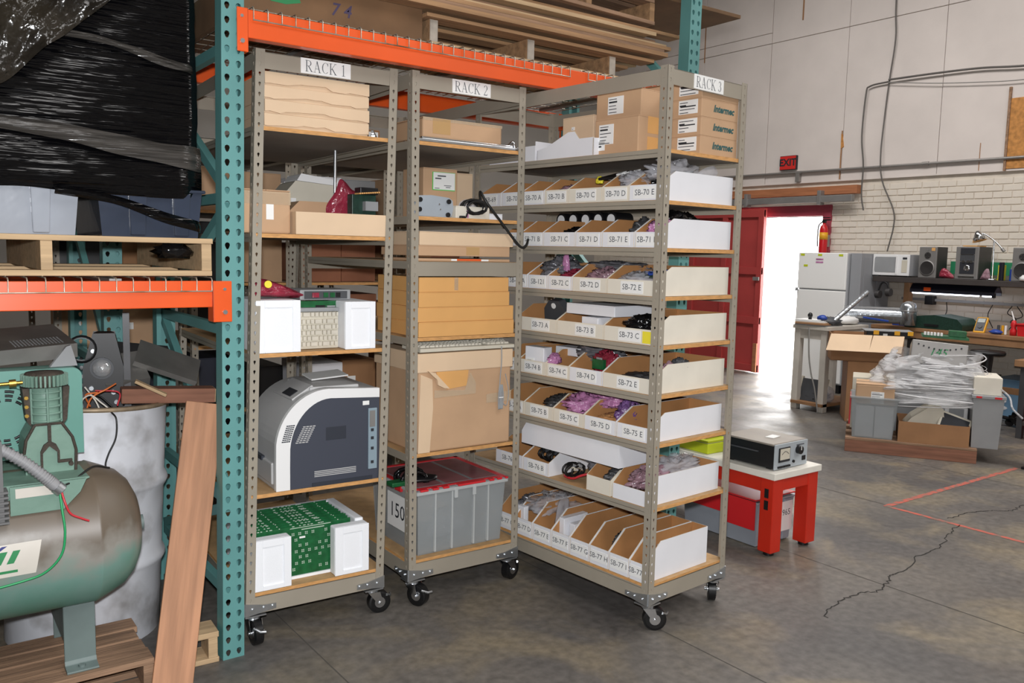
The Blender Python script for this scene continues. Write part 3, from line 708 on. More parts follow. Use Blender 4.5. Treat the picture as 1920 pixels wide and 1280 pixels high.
pp = MB().box(.52, .56, -.006, .002, .045, .31).build('port_panel', 'printer_port', sp, bevel=.002); g = MB()
for zz in (.07, .13, .175, .21): g.box(.531, .543, -.009, -.006, zz, zz+.012)
g.build('socket', 'ink', pp)
MB().box(.525, .55, -.008, -.006, .23, .3).build('slot_cover', 'steel_grey', pp)
cpnl = MB().box(-.03, .075, .06, .3, -.008, .008).build('control_panel', 'printer_grey', o, (.235, 0, .372), (0, -.55, 0), bevel=.003); MB().box(-.02, .02, .1, .2, .008, .011).build('display', 'ink', cpnl)
MB().box(.28, .5, .05, .33, .392, .41).build('output_tray', 'printer_grey', o, bevel=.006)
MB().box(.112, .125, .04, .36, .02, .11).build('paper_tray_front', 'printer_grey', o, bevel=.005)
MB().box(.106, .122, .15, .25, .1, .118).build('tray_handle', 'printer_slot', o)
tag(MB().box(0, .17, 0, .12, 0, .006).build('paper_sheet', 'paper', None, at(1, .33, .2, 1.026), (0.08, -.06, T1)), 'loose grey paper sheets on top of the printer', 'paper')

# bottom shelf: foam tray of green boards
o = thing('foam_tray', 'white foam tray with thick corner blocks holding green boards', 'foam', at(1, .036, .006, .211), T1)
for x0, x1 in ((0, .155), (.345, .5)):
    fb = MB().box(x0, x1, .006, .06, 0, .21).build('corner_block', 'foam', o, bevel=.006); wd = x1-x0; f_ = MB(); a, b = x0+wd*.24, x0+wd*.8
    f_.box(x0, a, 0, .0065, 0, .21); f_.box(b, x1, 0, .0065, 0, .21); f_.box(a, b, 0, .0065, .18, .21); f_.box(a, b, 0, .0065, 0, .02); f_.build('rim', 'foam', fb, bevel=.002)
MB().box(.46, .5, .06, .4, 0, .22).build('side_wall', 'foam', o, bevel=.006); MB().box(.0, .02, .06, .4, 0, .2).build('side_wall', 'foam', o, bevel=.006); MB().box(.02, .46, .37, .4, 0, .22).build('back_wall', 'foam', o, bevel=.006)
MB().box(.02, .46, .0605, .37, .0, .012).build('base', 'foam', o)
padm = MB(); rnd = random.Random(4)
for r in range(7):
    for q in range(14):
        if rnd.random() < .72:
            x = .012+q*.029+(.012 if r % 2 else 0); z = .02+r*.025
            for a, b in ((0, 0), (.007, 0), (0, .007), (.007, .007)): padm.box(x+a, x+a+.0045, -.001, 0, z+b, z+b+.0045)
padm.box(.2, .3, -.001, 0, .19, .194); padm.box(.15, .33, -.001, 0, .2, .203)
pm = padm.mesh('solder_pads', ['pcb_pad'])
topm = MB(); rnd = random.Random(9)
for i in range(14): x = rnd.uniform(.01, .4); topm.box(x, x+rnd.uniform(.004, .012), -.0006, .0034, .2075, .2106)
tm = topm.mesh('edge_contacts', ['pcb_pad']); bm_ = MB().box(0, .42, 0, .0028, 0, .21).mesh('board', ['pcb'])
pos = ['foremost, showing rows of pads', 'second', 'third', 'fourth', 'fifth', 'sixth', 'seventh', 'eighth', 'ninth', 'tenth', 'eleventh', 'rearmost']
for i in range(12):
    o = thing('circuit_board', 'green circuit board standing in the foam tray, %s from the front' % pos[i] if i else 'foremost green circuit board in the foam tray, showing rows of pads', 'circuit board', at(1, .06+random.uniform(-.003, .003), .072+i*.025, .224+.002*(i % 3)), (rad(-3-.6*i*.2), 0, T1), 'green boards in the foam tray')
    link('board', bm_, o); link('solder_pads', pm, o) if i == 0 else None; link('edge_contacts', tm, o)
    if i == 0: MB().box(.19, .215, -.0018, 0, .155, .163).build('sticker', 'paper', o)

# ================================================================ contents of the second rack
carton('cardboard_box', 'kraft carton lying on steel rails atop the middle rack', (.42, .32, .088), at(2, .088, .06, 2.092), T2, 'kraft', tape=[('f', .05, .02, .09, .066, 'tape'), ('f', .0, .075, .42, .013, 'tape_clear')], bevel=.008)
for i, (x, y, z, l_, r_, lb) in enumerate(((.04, .006, 2.067, .51, 0.0, 'front one of two bright steel rails under the kraft carton on the middle rack'), (.06, .2, 2.067, .5, .0, 'rear one of two bright steel rails under the kraft carton on the middle rack'))):
    o = thing('slide_rail', lb, 'rail', at(2, x, y, z), T2+r_, 'steel rails under a carton')
    MB().box(0, l_, 0, .035, 0, .012).build('channel', 'zinc', o, bevel=.002); MB().box(.02, l_+.01, .008, .027, .012, .022).build('runner', 'chrome', o, bevel=.002)
    if i == 0: MB().tube(line([(l_-.03, .02, .02), (l_-.01, .01, .04), (l_+.0, .005, .01), (l_+.02, .0, .005)], 4), .006).build('bracket_arm', 'chrome', o)
carton('cardboard_box', 'small carton with a barcode sticker at the back between the first two racks', (.16, .14, .1), at(2, -.05, .52, 2.067), T2, 'kraft_dark', sticker=[('f', .1, .02, .05, .07)])
carton('cardboard_box', 'small plain carton at the back beside the flat mailer boxes', (.16, .14, .085), at(1, .44, .62, 2.067), T1, 'kraft_dark')
gc = carton('cardboard_box', 'upright kraft carton with a green edged white label', (.185, .2, .237), at(2, .205, .26, 1.747), T2, 'kraft', sticker=[('f', .048, .135, .124, .085, 'label_green', 0)])
o = MB().box(.002, .12, -.0012, 0, .002, .081).build('label_card', 'paper', gc, (.05, -.0017, .137))
g = MB(); g.box(.025, .07, -.0018, -.001, .062, .068); g.box(.012, .045, -.0018, -.001, .05, .056); g.box(.06, .1, -.0018, -.001, .02, .023); g.box(.07, .095, -.0018, -.001, .012, .015); g.box(.01, .035, -.0018, -.001, .006, .009); g.build('print', 'ink_soft', o)
# grey base with rubber feet on edge
o = thing('phone_base', 'blue grey plastic base with four black feet standing on edge', 'device', at(2, .03, .02, 1.748), (0, .06, T2))
pts = [(0, .0), (.17, .005), (.19, .018), (.197, .05), (.19, .085), (.17, .096), (.08, .098), (.02, .09), (0, .085)]
MB().prism(pts, 'y', .008, .055).build('shell', 'grey_blue', o, bevel=.008)
MB().prism([(.004+a*.96, .003+b*.94) for a, b in pts], 'y', .002, .009).build('bottom_plate', 'grey_blue', o, bevel=.003)
g = 0
for x, z in ((.02, .03), (.02, .072), (.165, .02), (.165, .078)): MB().cyl((x, .002, z), (x, -.006, z), .0105, n=14).build('foot', 'black_plastic', o)
for x, z in ((.125, .04), (.118, .062)): MB().cyl((x, .002, z), (x, -.001, z), .004, n=8).build('screw', 'chrome', o)
def coil(c, r, n, wd, seed):
    rnd = random.Random(seed); P = []
    for i in range(n*14): t = i/14*2*math.pi; k = 1+.16*math.sin(t*.37+seed)+rnd.uniform(-.05, .05); P.append((c[0]+r*k*math.cos(t), c[1]+wd*math.sin(t*.23+seed), c[2]+r*.55*k*math.sin(t)))
    return P
o = thing('power_cord', 'coiled black power cord with a long loop hanging over the middle rack post', 'cord', at(2, .36, .05, 1.80), T2)
MB().tube(coil((0, .02, 0), .055, 7, .03, 2), .0055, 6).build('coil', 'wire_black', o)
MB().tube(line([(-.04, 0, -.02), (-.055, -.01, -.045), (-.07, -.02, -.05)], 5), .004).build('plug_lead', 'wire_black', o); MB().box(-.095, -.07, -.028, -.012, -.058, -.042).build('plug', 'black_plastic', o, bevel=.003)
MB().tube(line([(.03, .0, .02), (.012, -.02, .07), (.03, -.05, .02), (.1, -.06, -.06), (.18, -.07, -.15), (.215, -.075, -.178), (.24, -.075, -.165), (.26, -.06, -.14)], 8), .006, 8).build('lead', 'wire_black', o)
carton('cardboard_box', 'white carton with a pink printed edge beside the coiled cord', (.2, .16, .055), at(2, .25, .04, 1.747), T2+.12, 'bin_cream', tape=[('f', .065, .003, .008, .05, 'pink_bag')])
carton('cardboard_box', 'flat white carton at the end of the shelf beside the coiled cord', (.12, .16, .03), at(2, .42, .1, 1.747), T2-.1, 'bin_white')
bag('bubble_bag', 'crumpled clear bag behind the coiled cord', 'clear_bag', [(0, 0), (.1, 0), (.11, .05), (.06, .08), (.01, .06)], .03, loc=at(2, .4, .27, 1.77), rot=T2)
carton('cardboard_box', 'pale carton at the back behind the coiled cord', (.16, .12, .2), at(2, .44, .45, 1.79), T2, 'kraft_pale')
carton('cardboard_box', 'white low carton under the pale carton at the back of the middle rack', (.2, .14, .042), at(2, .42, .44, 1.747), T2, 'bin_white')
# cartons above the cross beam
carton('cardboard_box', 'long tan carton, upper of two above the grey cross beam', (.5, .35, .06), at(2, .046, .006, 1.622), T2, 'kraft_pale', bevel=.003)
carton('cardboard_box', 'long taped tan carton, lower of two above the grey cross beam', (.49, .35, .046), at(2, .038, .008, 1.576), T2, 'kraft', tape=[('f', .25, .006, .07, .036, 'tape')])
o = thing('folded_poster', 'flat folded sheet with orange and white print under the tan cartons', 'paper', at(2, .04, .01, 1.553), T2)
MB().box(0, .49, 0, .33, 0, .012).build('sheets', 'kraft', o, bevel=.002); MB().box(.2, .33, -.001, .001, .003, .011).build('orange_print', 'orange', o); MB().box(.17, .2, -.001, .001, .002, .01).build('white_print', 'paper', o); MB().box(.33, .37, -.001, .001, .002, .01).build('white_print', 'paper', o)
g = ['lowest', 'second from the bottom', 'third from the bottom', 'topmost']
for i, (x, wd) in enumerate(((.044, .512), (.04, .515), (.044, .484), (.047, .478))):
    carton('cardboard_box', 'golden flat carton, %s of the stack of four below the cross beam' % g[i], (wd, .4, .0655), at(2, x, .004+.004*(i % 2), 1.218+i*.066), T2, 'kraft_gold', group='golden flat cartons in the middle rack', bevel=.002, flaps=True, tape=[('f', .18, .008, .02, .057, 'tape_clear')] if i == 3 else None)
# keyboard on the big carton
o = thing('keyboard', 'pale computer keyboard lying on the big brown carton with its cord hanging', 'keyboard', at(2, .045, -.012, 1.152), T2)
MB().prism([(0, 0), (.0, .016), (.17, .028), (.17, .004)], 'x', 0, .505).build('case', 'beige_plastic', o, bevel=.003); g = MB()
for r in range(6):
    x = .012
    while x < .485:
        wd = random.choice((.016, .016, .016, .026)); y = .022+r*.022+(.006 if r == 5 else 0); z0 = .017+y*.07
        if abs(x-.33) > .008 and abs(x-.4) > .008: g.add([(x, y, z0), (x+wd, y, z0), (x+wd, y+.018, z0), (x, y+.018, z0), (x+.002, y+.002, z0+.008), (x+wd-.002, y+.002, z0+.008), (x+wd-.002, y+.016, z0+.008), (x+.002, y+.016, z0+.008)], [(4, 5, 6, 7), (0, 1, 5, 4), (1, 2, 6, 5), (2, 3, 7, 6), (3, 0, 4, 7)])
        x += wd+.003
g.build('key_field', 'keycap', o, kind='stuff')
MB().tube(line([(.43, -.003, .01), (.43, -.006, -.06), (.425, -.006, -.12), (.42, -.008, -.18)], 6), .0028).build('cord', 'grey_plastic', o)
g = MB()
for i in range(5): g.tube(line([(.42+.004*i, -.008, -.17), (.412+.007*i, -.012, -.23), (.414+.005*i, -.012, -.285), (.42+.003*i, -.01, -.24), (.424, -.008, -.19)], 5), .0026)
g.tube(line([(.43, -.01, -.25), (.46, -.01, -.27), (.47, -.01, -.2), (.45, -.01, -.12)], 5), .0024); g.build('cord_bundle', 'grey_plastic', o); MB().box(.414, .438, -.016, -.004, -.232, -.228).build('cord_tie', 'paper', o)
o = thing('cardboard_box', 'big brown lidded carton with a torn taped corner on the middle rack', 'box', at(2, .046, .008, .698), T2)
MB().box(0, .5, 0, .42, 0, .37).build('body', 'kraft', o, bevel=.008)
MB().box(-.006, .506, -.007, .426, .362, .448).build('lid', 'kraft_pale', o, bevel=.004)
MB().prism([(.04, .37), (.075, .36), (.15, .285), (.12, .29), (.09, .305), (.085, .33), (.06, .35)], 'y', -.022, -.0075).build('torn_flap', 'kraft_pale', o)
MB().prism([(.09, .362), (.26, .362), (.25, .29), (.15, .28), (.1, .32)], 'y', -.004, .0).build('torn_flap', 'kraft_gold', o)
MB().prism([(.0, .0), (.06, .0), (.075, .2), (.07, .33), (.01, .355)], 'y', -.003, 0).build('peeled_ply', 'kraft_pale', o)
for a in ([(.08, .245), (.3, .25), (.3, .3), (.27, .35), (.24, .27), (.08, .28)], [(.36, .2), (.5, .2), (.5, .25), (.36, .24)]): MB().prism(a, 'y', -.005, -.0035).build('tape', 'tape_clear', o)
# lidded tote on the bottom shelf
o = thing('plastic_tote', 'clear plastic tote with red lid edges on the bottom shelf of the middle rack', 'tote', at(2, .06, .03, .213), T2)
wl = MB()
def shell(b, t, z0, z1, th):
    (a0, a1, c0, c1), (e0, e1, g0, g1) = b, t
    q = MB(); q.add([(a0, c0, z0), (a1, c0, z0), (a1, c1, z0), (a0, c1, z0), (e0, g0, z1), (e1, g0, z1), (e1, g1, z1), (e0, g1, z1)], [(0, 1, 5, 4), (1, 2, 6, 5), (2, 3, 7, 6), (3, 0, 4, 7), (3, 2, 1, 0)])
    i_ = [(a0+th, c0+th, z0+th), (a1-th, c0+th, z0+th), (a1-th, c1-th, z0+th), (a0+th, c1-th, z0+th), (e0+th, g0+th, z1), (e1-th, g0+th, z1), (e1-th, g1-th, z1), (e0+th, g1-th, z1)]
    q.add(i_, [(0, 4, 5, 1), (1, 5, 6, 2), (2, 6, 7, 3), (3, 7, 4, 0), (0, 1, 2, 3)])
    n = 4; o4 = [(e0, g0, z1), (e1, g0, z1), (e1, g1, z1), (e0, g1, z1)]; q.add(o4+i_[4:], [(0, 1, 5, 4), (1, 2, 6, 5), (2, 3, 7, 6), (3, 0, 4, 7)]); return q
shell((.012, .465, .015, .44), (0, .48, 0, .46), 0, .29, .004).build('body', 'tote_clear', o)
MB().box(-.008, .492, -.01, .47, .285, .302).build('rim', 'tote_rib', o, bevel=.004)
for x in (.09, .18, .3, .38): MB().box(x, x+.008, -.001, .012, .01, .286).build('rib', 'tote_rib', o, rot=(0, 0, 0))
for x in (.19, .29): MB().box(x, x+.018, -.012, -.002, .25, .302).build('latch', 'tote_rib', o, bevel=.002)
ld = MB().box(-.004, .488, -.004, .464, .302, .308).build('lid', 'tote_clear', o)
x = 0
for a, b in ((.01, .05), (.075, .105), (.13, .16), (.21, .36), (.385, .41), (.43, .455), (.475, .49)): MB().box(a, b, -.013, .012, .3025, .312).build('lid_tooth', 'red_lid', ld, bevel=.002)
for b in ((-.006, .49, .012, .03), (-.006, .016, .03, .464), (.468, .49, .03, .464), (-.006, .49, .446, .468)): MB().box(b[0], b[1], b[2], b[3], .306, .311).build('lid_border', 'red_lid', ld)
for i in range(3): MB().box(.03+i*.15, .16+i*.15, .05, .43, .3081, .3093).build('lid_panel', 'lid_haze', ld)
for a, b in ((.04, .09), (.14, .2)): MB().box(-.013, 0, a, b, .27, .311).build('lid_tooth', 'red_lid', ld, bevel=.002)
lb = MB().box(-.012, -.009, .07, .27, .09, .25).build('number_card', 'paper', o); text('150', .1, 'ink', lb, (-.0132, .17, .17), SIDE)
bag('parts_bag', 'pale crumpled packing inside the clear tote of the middle rack', 'clear_bag', [(0, 0), (.2, 0), (.22, .06), (.15, .13), (.06, .1)], .1, loc=at(2, .22, .24, .222), rot=T2)
o = thing('cable_bundle', 'black cables with a connector lying on the red tote lid', 'cable', at(2, .06, .1, .525), T2)
MB().tube(coil((.05, .08, .02), .06, 4, .05, 5), .009, 6).build('coil', 'black_gloss', o); MB().box(-.08, .0, .02, .08, 0, .02).build('connector', 'pcb', o, bevel=.004); MB().blob((.1, .06, .012), (.075, .05, .014), 3, .2).build('pouch', 'black_plastic', o)
# ================================================================ contents of the third rack
def bin_(label, y0, y1, z, depth=.5, lip=.064, side=.122, slope=.1, txt=None, mat='bin_white', group=None, x=.006, tpos=.5, tilt=0, lw=None):
    """open-front corrugated bin; local x runs into the shelf, y along it"""
    wd = y0-y1-.004                                   # y0 is the far (left) edge
    o = thing('parts_bin', label, 'bin', at(3, x, y1+.002, z+.001), (0, 0, T3+tilt), group)
    t = .003; mats = [mat, 'kraft_in', 'bin_edge']
    pr = [(0, 0), (0, lip), (slope, side), (depth, side), (depth, 0)]
    b = MB()
    b.prism(pr, 'y', 0, t, 2, m0=0, m1=1); b.prism(pr, 'y', wd-t, wd, 2, m0=1, m1=0)
    q = MB(); q.box(0, t, t, wd-t, 0, lip); q.m = [0, 2, 0, 0, 0, 1]; b.v, n = b.v+q.v, len(b.v); b.f += [[i+n for i in f] for f in q.f]; b.m += q.m; b.sm += q.sm
    q = MB(); q.box(depth-t, depth, t, wd-t, 0, side); q.m = [0, 2, 0, 0, 1, 0]; b.v, n = b.v+q.v, len(b.v); b.f += [[i+n for i in f] for f in q.f]; b.m += q.m; b.sm += q.sm
    q = MB(); q.box(t, depth-t, t, wd-t, 0, t); q.m = [0, 1, 0, 0, 0, 0]; b.v, n = b.v+q.v, len(b.v); b.f += [[i+n for i in f] for f in q.f]; b.m += q.m; b.sm += q.sm
    b.build('body', mats, o)
    if txt:
        tw = lw or (.0155*len(txt)+.016); yc = wd*(1-tpos); hh = min(lip*.78, .05)
        tw = min(tw, wd*.97)
        cd_ = MB().box(-.0012, 0, yc-tw/2, yc+tw/2, lip*.5-hh/2, lip*.5+hh/2).build('label_card', 'paper', o)
        text(txt, .034 if lw is None else .033, 'ink_soft', cd_, (-.0018, yc, lip*.5), SIDE)
    return o
ROWS = [
 (R3[1], 'second shelf', [('SB-69', 1.19, 1.03, 'bin_white'), ('SB-70', 1.025, .87, 'bin_white'), ('SB-70 A', .868, .716, 'bin_white'), ('SB-70 B', .714, .555, 'bin_cream'), ('SB-70 C', .553, .343, 'bin_cream'), ('SB-70 D', .341, .193, 'bin_cream'), ('SB-70 E', .191, .024, 'bin_white')], .5),
 (R3[2], 'third shelf', [('SB-71 A', .98, .87, 'bin_white'), ('SB-71 B', .868, .716, 'bin_white'), ('SB-71 C', .714, .503, 'bin_white'), ('SB-71 D', .501, .34, 'bin_white'), ('SB-71 E', .338, .15, 'bin_white'), ('SB-71 F', .148, .024, 'bin_white')], .5),
 (R3[3], 'fourth shelf', [('SB-72 A', .97, .82, 'bin_white'), ('SB-121', .816, .677, 'bin_white'), ('SB-72 C', .675, .514, 'bin_white'), ('SB-72 D', .512, .3, 'bin_cream'), ('SB-72 E', .298, .025, 'bin_cream')], .5),
 (R3[4], 'fifth shelf', [('SB-73 A', .886, .608, 'bin_cream'), ('SB-73 B', .606, .31, 'bin_cream'), ('SB-73 C', .308, .025, 'bin_cream')], .5),
 (R3[5], 'sixth shelf', [('SB-74 A', .96, .862, 'bin_cream'), ('SB-74 B', .86, .673, 'bin_cream'), ('SB-74 C', .671, .519, 'bin_cream'), ('SB-74 D', .517, .308, 'bin_white'), ('SB-72 E', .306, .025, 'bin_cream')], .5),
 (R3[6], 'seventh shelf', [('SB-75 A', .98, .82, 'bin_cream'), ('SB-75 B', .818, .616, 'bin_cream'), ('SB-75 C', .614, .414, 'bin_cream'), ('SB-75 D', .412, .218, 'bin_white'), ('SB-75 E', .216, .03, 'bin_white')], .5),
 (R3[7], 'eighth shelf', [('SB-76 A', 1.03, .822, 'bin_white'), ('SB-76 B', .82, .635, 'bin_white')], .42),
 (R3[8], 'bottom shelf', [('SB-77 C', 1.0, .872, 'bin_white'), ('SB-77 D', .87, .74, 'bin_white'), ('SB-77 E', .738, .606, 'bin_white'), ('SB-77 F', .604, .482, 'bin_white'), ('SB-77 G', .48, .355, 'bin_white'), ('SB-77 H', .353, .236, 'bin_white'), ('SB-77 I', .234, .116, 'bin_white'), ('SB-77 J', .114, .025, 'bin_white')], .43)]
TALL = {}
for z, nm, L, dp in ROWS:
    for i, (tx, a, b, m_) in enumerate(L):
        lb = '%s parts bin marked %s on the %s of the binned rack' % ('white' if m_ == 'bin_white' else 'cream', tx, nm)
        if nm == 'bottom shelf': bin_(lb, a, b, z, .43, .082, .168, .1, tx, m_, 'bins on the %s' % nm, lw=.1)
        else:
          bo = bin_(lb, a, b, z, dp, .064, .122, .1, tx, m_, 'bins on the %s' % nm, tpos=.62 if tx in ('SB-73 B',) else .52 if tx != 'SB-73 A' else .6)
          if tx == 'SB-73 C': MB().box(-.0016, 0, .012, .06, .006, .056).build('sticky_note', 'yellow', bo)
bin_('unmarked cream bin, smaller of two leaning at the end of the eighth shelf', .385, .235, R3[7], .44, .07, .11, .06, None, 'bin_cream', x=.004)
bin_('unmarked white bin full of bagged parts at the near end of the eighth shelf', .228, .03, R3[7], .5, .066, .125, .07, None, 'bin_white')
# long white bin lying on its side over the eighth shelf
o = thing('long_bin', 'long white bin lying on its side above the bins marked 76', 'bin', at(3, .012, .2, .672), (0, 0, T3))
b = MB(); P = [(0, 0), (.64, 0), (.64, .06), (.6, .118), (0, .118)]
b.prism(P, 'x', 0, .004); b.prism(P, 'x', .26, .264); b.box(.004, .26, 0, .004, 0, .118); b.box(.004, .26, .004, .64, 0, .004); b.build('body', 'bin_white', o)

# top shelf cartons
nn = ['lowest', 'second from the bottom', 'third from the bottom', 'topmost']
for i in range(4):
    o = carton('product_box', 'brown product box, %s in the stack ending the binned rack' % nn[i], (.262, .4, .0775), at(3, .252, .02, 2.031+i*.078), T3, 'kraft', group='printed product boxes', sticker=[('l', .02, .015, .1, .058)], bevel=.002)
    if i < 3: text('Intermec', .04, 'ink_teal', o, (.155, -.0012, .04), FRONT, shear=.25, bold=.0016)
    MB().box(-.0022, -.0016, .03, .11, .044, .049).build('barcode', 'ink', o)
carton('cardboard_box', 'taped carton with a white sticker at the front of the top shelf', (.2, .25, .155), at(3, .045, .185, 2.031), T3, 'kraft', tape=[('f', .06, .0, .07, .07, 'kraft_gold'), ('f', .06, .085, .07, .07, 'kraft_gold')], sticker=[('l', .14, .045, .085, .085), ('l', .19, .02, .04, .04)], bevel=.003)
carton('cardboard_box', 'carton with white sticker resting on the taped carton of the top shelf', (.17, .26, .115), at(3, .075, .2, 2.187), T3, 'kraft', sticker=[('l', .1, .02, .09, .075)], bevel=.003)
o = thing('parts_bin', 'unmarked white bin holding a brown carton on the top shelf', 'bin', at(3, .01, .41, 2.031), (0, 0, T3))
b = MB(); b.prism([(0, 0), (.366, 0), (.366, .045), (.29, .06), (.16, .112), (.12, .112), (.09, .078), (0, .078)], 'x', 0, .004, 2, m0=0, m1=1); b.prism([(0, 0), (0, .075), (.4, .1), (.4, 0)], 'y', 0, .004, 2, m0=0, m1=1); b.prism([(0, 0), (0, .045), (.4, .1), (.4, 0)], 'y', .362, .366, 2, m0=1, m1=0); b.box(.4, .404, 0, .366, 0, .1); b.box(.004, .4, .004, .362, 0, .003)
b.build('body', ['bin_white', 'kraft_in', 'bin_edge'], o)
carton('cardboard_box', 'open topped tan carton standing in the white bin of the top shelf', (.16, .2, .19), at(3, .1, .5, 2.036), T3, 'kraft_pale', sticker=[('l', .12, .13, .02, .015)])
carton('cardboard_box', 'kraft carton behind the post of the middle rack on the top shelf', (.18, .2, .1), at(3, .2, .82, 2.031), T3, 'kraft')
o = thing('parts_bin', 'plain white bin at the far left of the top shelf', 'bin', at(3, .01, .79, 2.031), (0, 0, T3))
b = MB(); b.box(0, .004, 0, .34, 0, .07); b.box(.004, .36, 0, .004, 0, .09); b.box(.004, .36, .336, .34, 0, .09); b.box(.36, .364, 0, .34, 0, .09); b.box(.004, .36, .004, .336, 0, .004); b.build('body', 'bin_white', o)

# things lying in the bins
def lump(name, label, mat, c, r, seed, cat='bag', amp=.35, fr=2.6, group=None):
    o = MB().blob((0, 0, 0), r, seed, amp*.7, fr, 44, 28, cr=.3).build(name, mat, None, at(3, *c), (0, 0, T3)); return tag(o, label, cat, group)
def chip(name, label, c, sz, mat='black_plastic', rot=(0, 0, 0), det='grey_plastic', cat='circuit board'):
    o = thing(name, label, cat, at(3, *c), (rot[0], rot[1], rot[2]+T3)); w_, d_, h_ = sz
    MB().box(0, w_, 0, d_, 0, h_).build('board', mat, o, bevel=.002); g = MB()
    for i in range(5): x = random.uniform(.1, .7)*w_; y = random.uniform(.1, .8)*d_; g.box(x, x+w_*.16, y, y+d_*.1, h_, h_+.008)
    g.build('connectors', det, o); return o
z = R3[1]
chip('circuit_board', 'black circuit board with white connectors above the bin marked SB-70 C', (.1, .3, z+.105), (.18, .16, .012), rot=(0, -.25, 0), det='paper')
lump('cable_tie_bag', 'small yellow plug beside the black board on the second shelf', 'yellow', (.12, .47, z+.105), (.015, .018, .02), 3, 'plug')
lump('parts_bag', 'clear plastic bag bulging out of the bin marked SB-70 D', 'clear_bag', (.15, .25, z+.09), (.11, .07, .045), 4)
lump('parts_bag', 'clear plastic bag with dark parts at the near end of the second shelf', 'clear_bag', (.2, .11, z+.12), (.15, .06, .055), 5, amp=.6)
bag('parts_bag', 'clear plastic bag corner sticking up at the near end of the second shelf', 'clear_bag', [(0, 0), (.16, .02), (.14, .06), (.06, .04)], .01, loc=at(3, .27, .06, z+.11), rot=T3)
lump('parts_bag', 'mauve bag in the bin marked SB-70 B', 'mauve_bag', (.15, .63, z+.06), (.1, .06, .035), 6)
lump('cable_pile', 'dark parts behind the label SB-70 E', 'black_gloss', (.17, .1, z+.05), (.12, .06, .05), 7, 'cable')
z = R3[2]
for i in range(5):
    o = thing('paper_roll', 'black spool with white core behind the third shelf bins, %s from the left' % ['first', 'second', 'third', 'fourth', 'fifth'][i], 'spool', at(3, .28, .88-i*.085, z+.135), T3, 'spools on the third shelf')
    MB().cyl((0, 0, 0), (.12, 0, 0), .035, n=18).build('spool', 'black_plastic', o); MB().cyl((-.003, 0, .0), (.001, 0, .0), .024, n=16).build('core', 'white_plastic', o)
lump('cable_pile', 'black cables in the bin marked SB-71 C', 'black_gloss', (.14, .58, z+.055), (.1, .07, .035), 8, 'cable')
lump('cable_pile', 'dark grey ribbon cables in the bin marked SB-71 E', 'sheet_dark', (.15, .2, z+.075), (.09, .045, .05), 9, 'cable', amp=.5)
lump('antistatic_bag', 'pink antistatic bag in the bin marked SB-71 F', 'pink_bag', (.13, .09, z+.07), (.09, .045, .05), 10)
lump('antistatic_bag', 'glossy black bag on top of the bin marked SB-71 F', 'black_gloss', (.24, .1, z+.115), (.1, .045, .04), 11, amp=.5)
z = R3[3]
bag('antistatic_bag', 'pink bag rolled upright behind the bin marked SB-121', 'pink_bag', [(0, 0), (.035, 0), (.05, .1), (.02, .12)], .02, loc=at(3, .1, .62, z+.05), rot=T3+math.pi/2)
lump('antistatic_bag', 'silver grey bag heaped in the bin marked SB-121', 'silver_bag', (.15, .72, z+.09), (.1, .09, .055), 12, amp=.5)
lump('antistatic_bag', 'dark red bag in the bin marked SB-72 C', 'red_bag', (.13, .59, z+.06), (.09, .06, .035), 13)
lump('bubble_bag', 'pink bubble wrap bag in the bin marked SB-72 D', 'mauve_bag', (.12, .4, z+.065), (.09, .085, .04), 14)
lump('bubble_bag', 'flat grey bag lying over the bins marked 72 C and D', 'silver_bag', (.24, .45, z+.115), (.1, .16, .022), 15)
lump('bubble_bag', 'clear bubble wrap in the bin marked SB-72 E', 'clear_bag', (.12, .2, z+.05), (.1, .09, .045), 16)
chip('circuit_board', 'dark circuit board with blue connectors in the fourth shelf end bin', (.08, .04, z+.075), (.12, .16, .008), 'pcb_dark', (0, -.2, 0), 'blue_can')
z = R3[4]
o = thing('plastic_bracket', 'grey moulded bracket with a round hole above the bin marked SB-73 A', 'part', at(3, .1, .79, z+.05), (0, -.25, T3))
b = MB(); P = [(0, 0), (-.15, 0), (-.155, .05), (-.12, .1), (-.05, .1), (-.01, .06)]
b.prism(P, 'x', 0, .04); b.build('bracket', 'grey_dark', o, bevel=.006); MB().cyl((-.003, -.08, .075), (.0, -.08, .075), .014, n=16).build('hole', 'paper', o); MB().box(-.004, 0, -.1, -.04, .03, .036).build('slot', 'black_plastic', o, rot=(.6, 0, 0))
carton('flat_box', 'flat white carton lying over the bin marked SB-73 B', (.3, .3, .048), at(3, .03, .27, z+.1), T3, 'bin_white', flaps=True, tape=None)
carton('flat_box', 'small white carton tucked into the bin marked SB-73 B', (.2, .1, .04), at(3, .02, .36, z+.052), T3, 'bin_white')
lump('parts_bag', 'black plastic bag with parts in the bin marked SB-73 C', 'black_gloss', (.12, .15, z+.075), (.1, .1, .04), 17, amp=.4)
z = R3[5]
carton('flat_box', 'small white printed carton standing in the bin marked SB-74 B', (.06, .12, .09), at(3, .02, .705, z+.04), T3+.1, 'bin_white', sticker=[('l', .06, .015, .05, .02), ])
carton('flat_box', 'white carton lid behind the bin marked SB-74 C', (.14, .2, .04), at(3, .14, .55, z+.09), T3, 'bin_white')
lump('foam_pad', 'dark grey convoluted foam pad in the bin marked SB-74 D', 'silver_bag', (.2, .5, z+.115), (.08, .12, .05), 18, 'foam')
lump('antistatic_bag', 'red antistatic bag with a board in the bin marked SB-74 D', 'red_bag', (.13, .4, z+.08), (.03, .075, .06), 19)
chip('circuit_board', 'green circuit board inside the red bag in the bin marked SB-74 D', (.075, .37, z+.06), (.02, .07, .045), 'pcb', (0, 0, 0), 'grey_plastic')
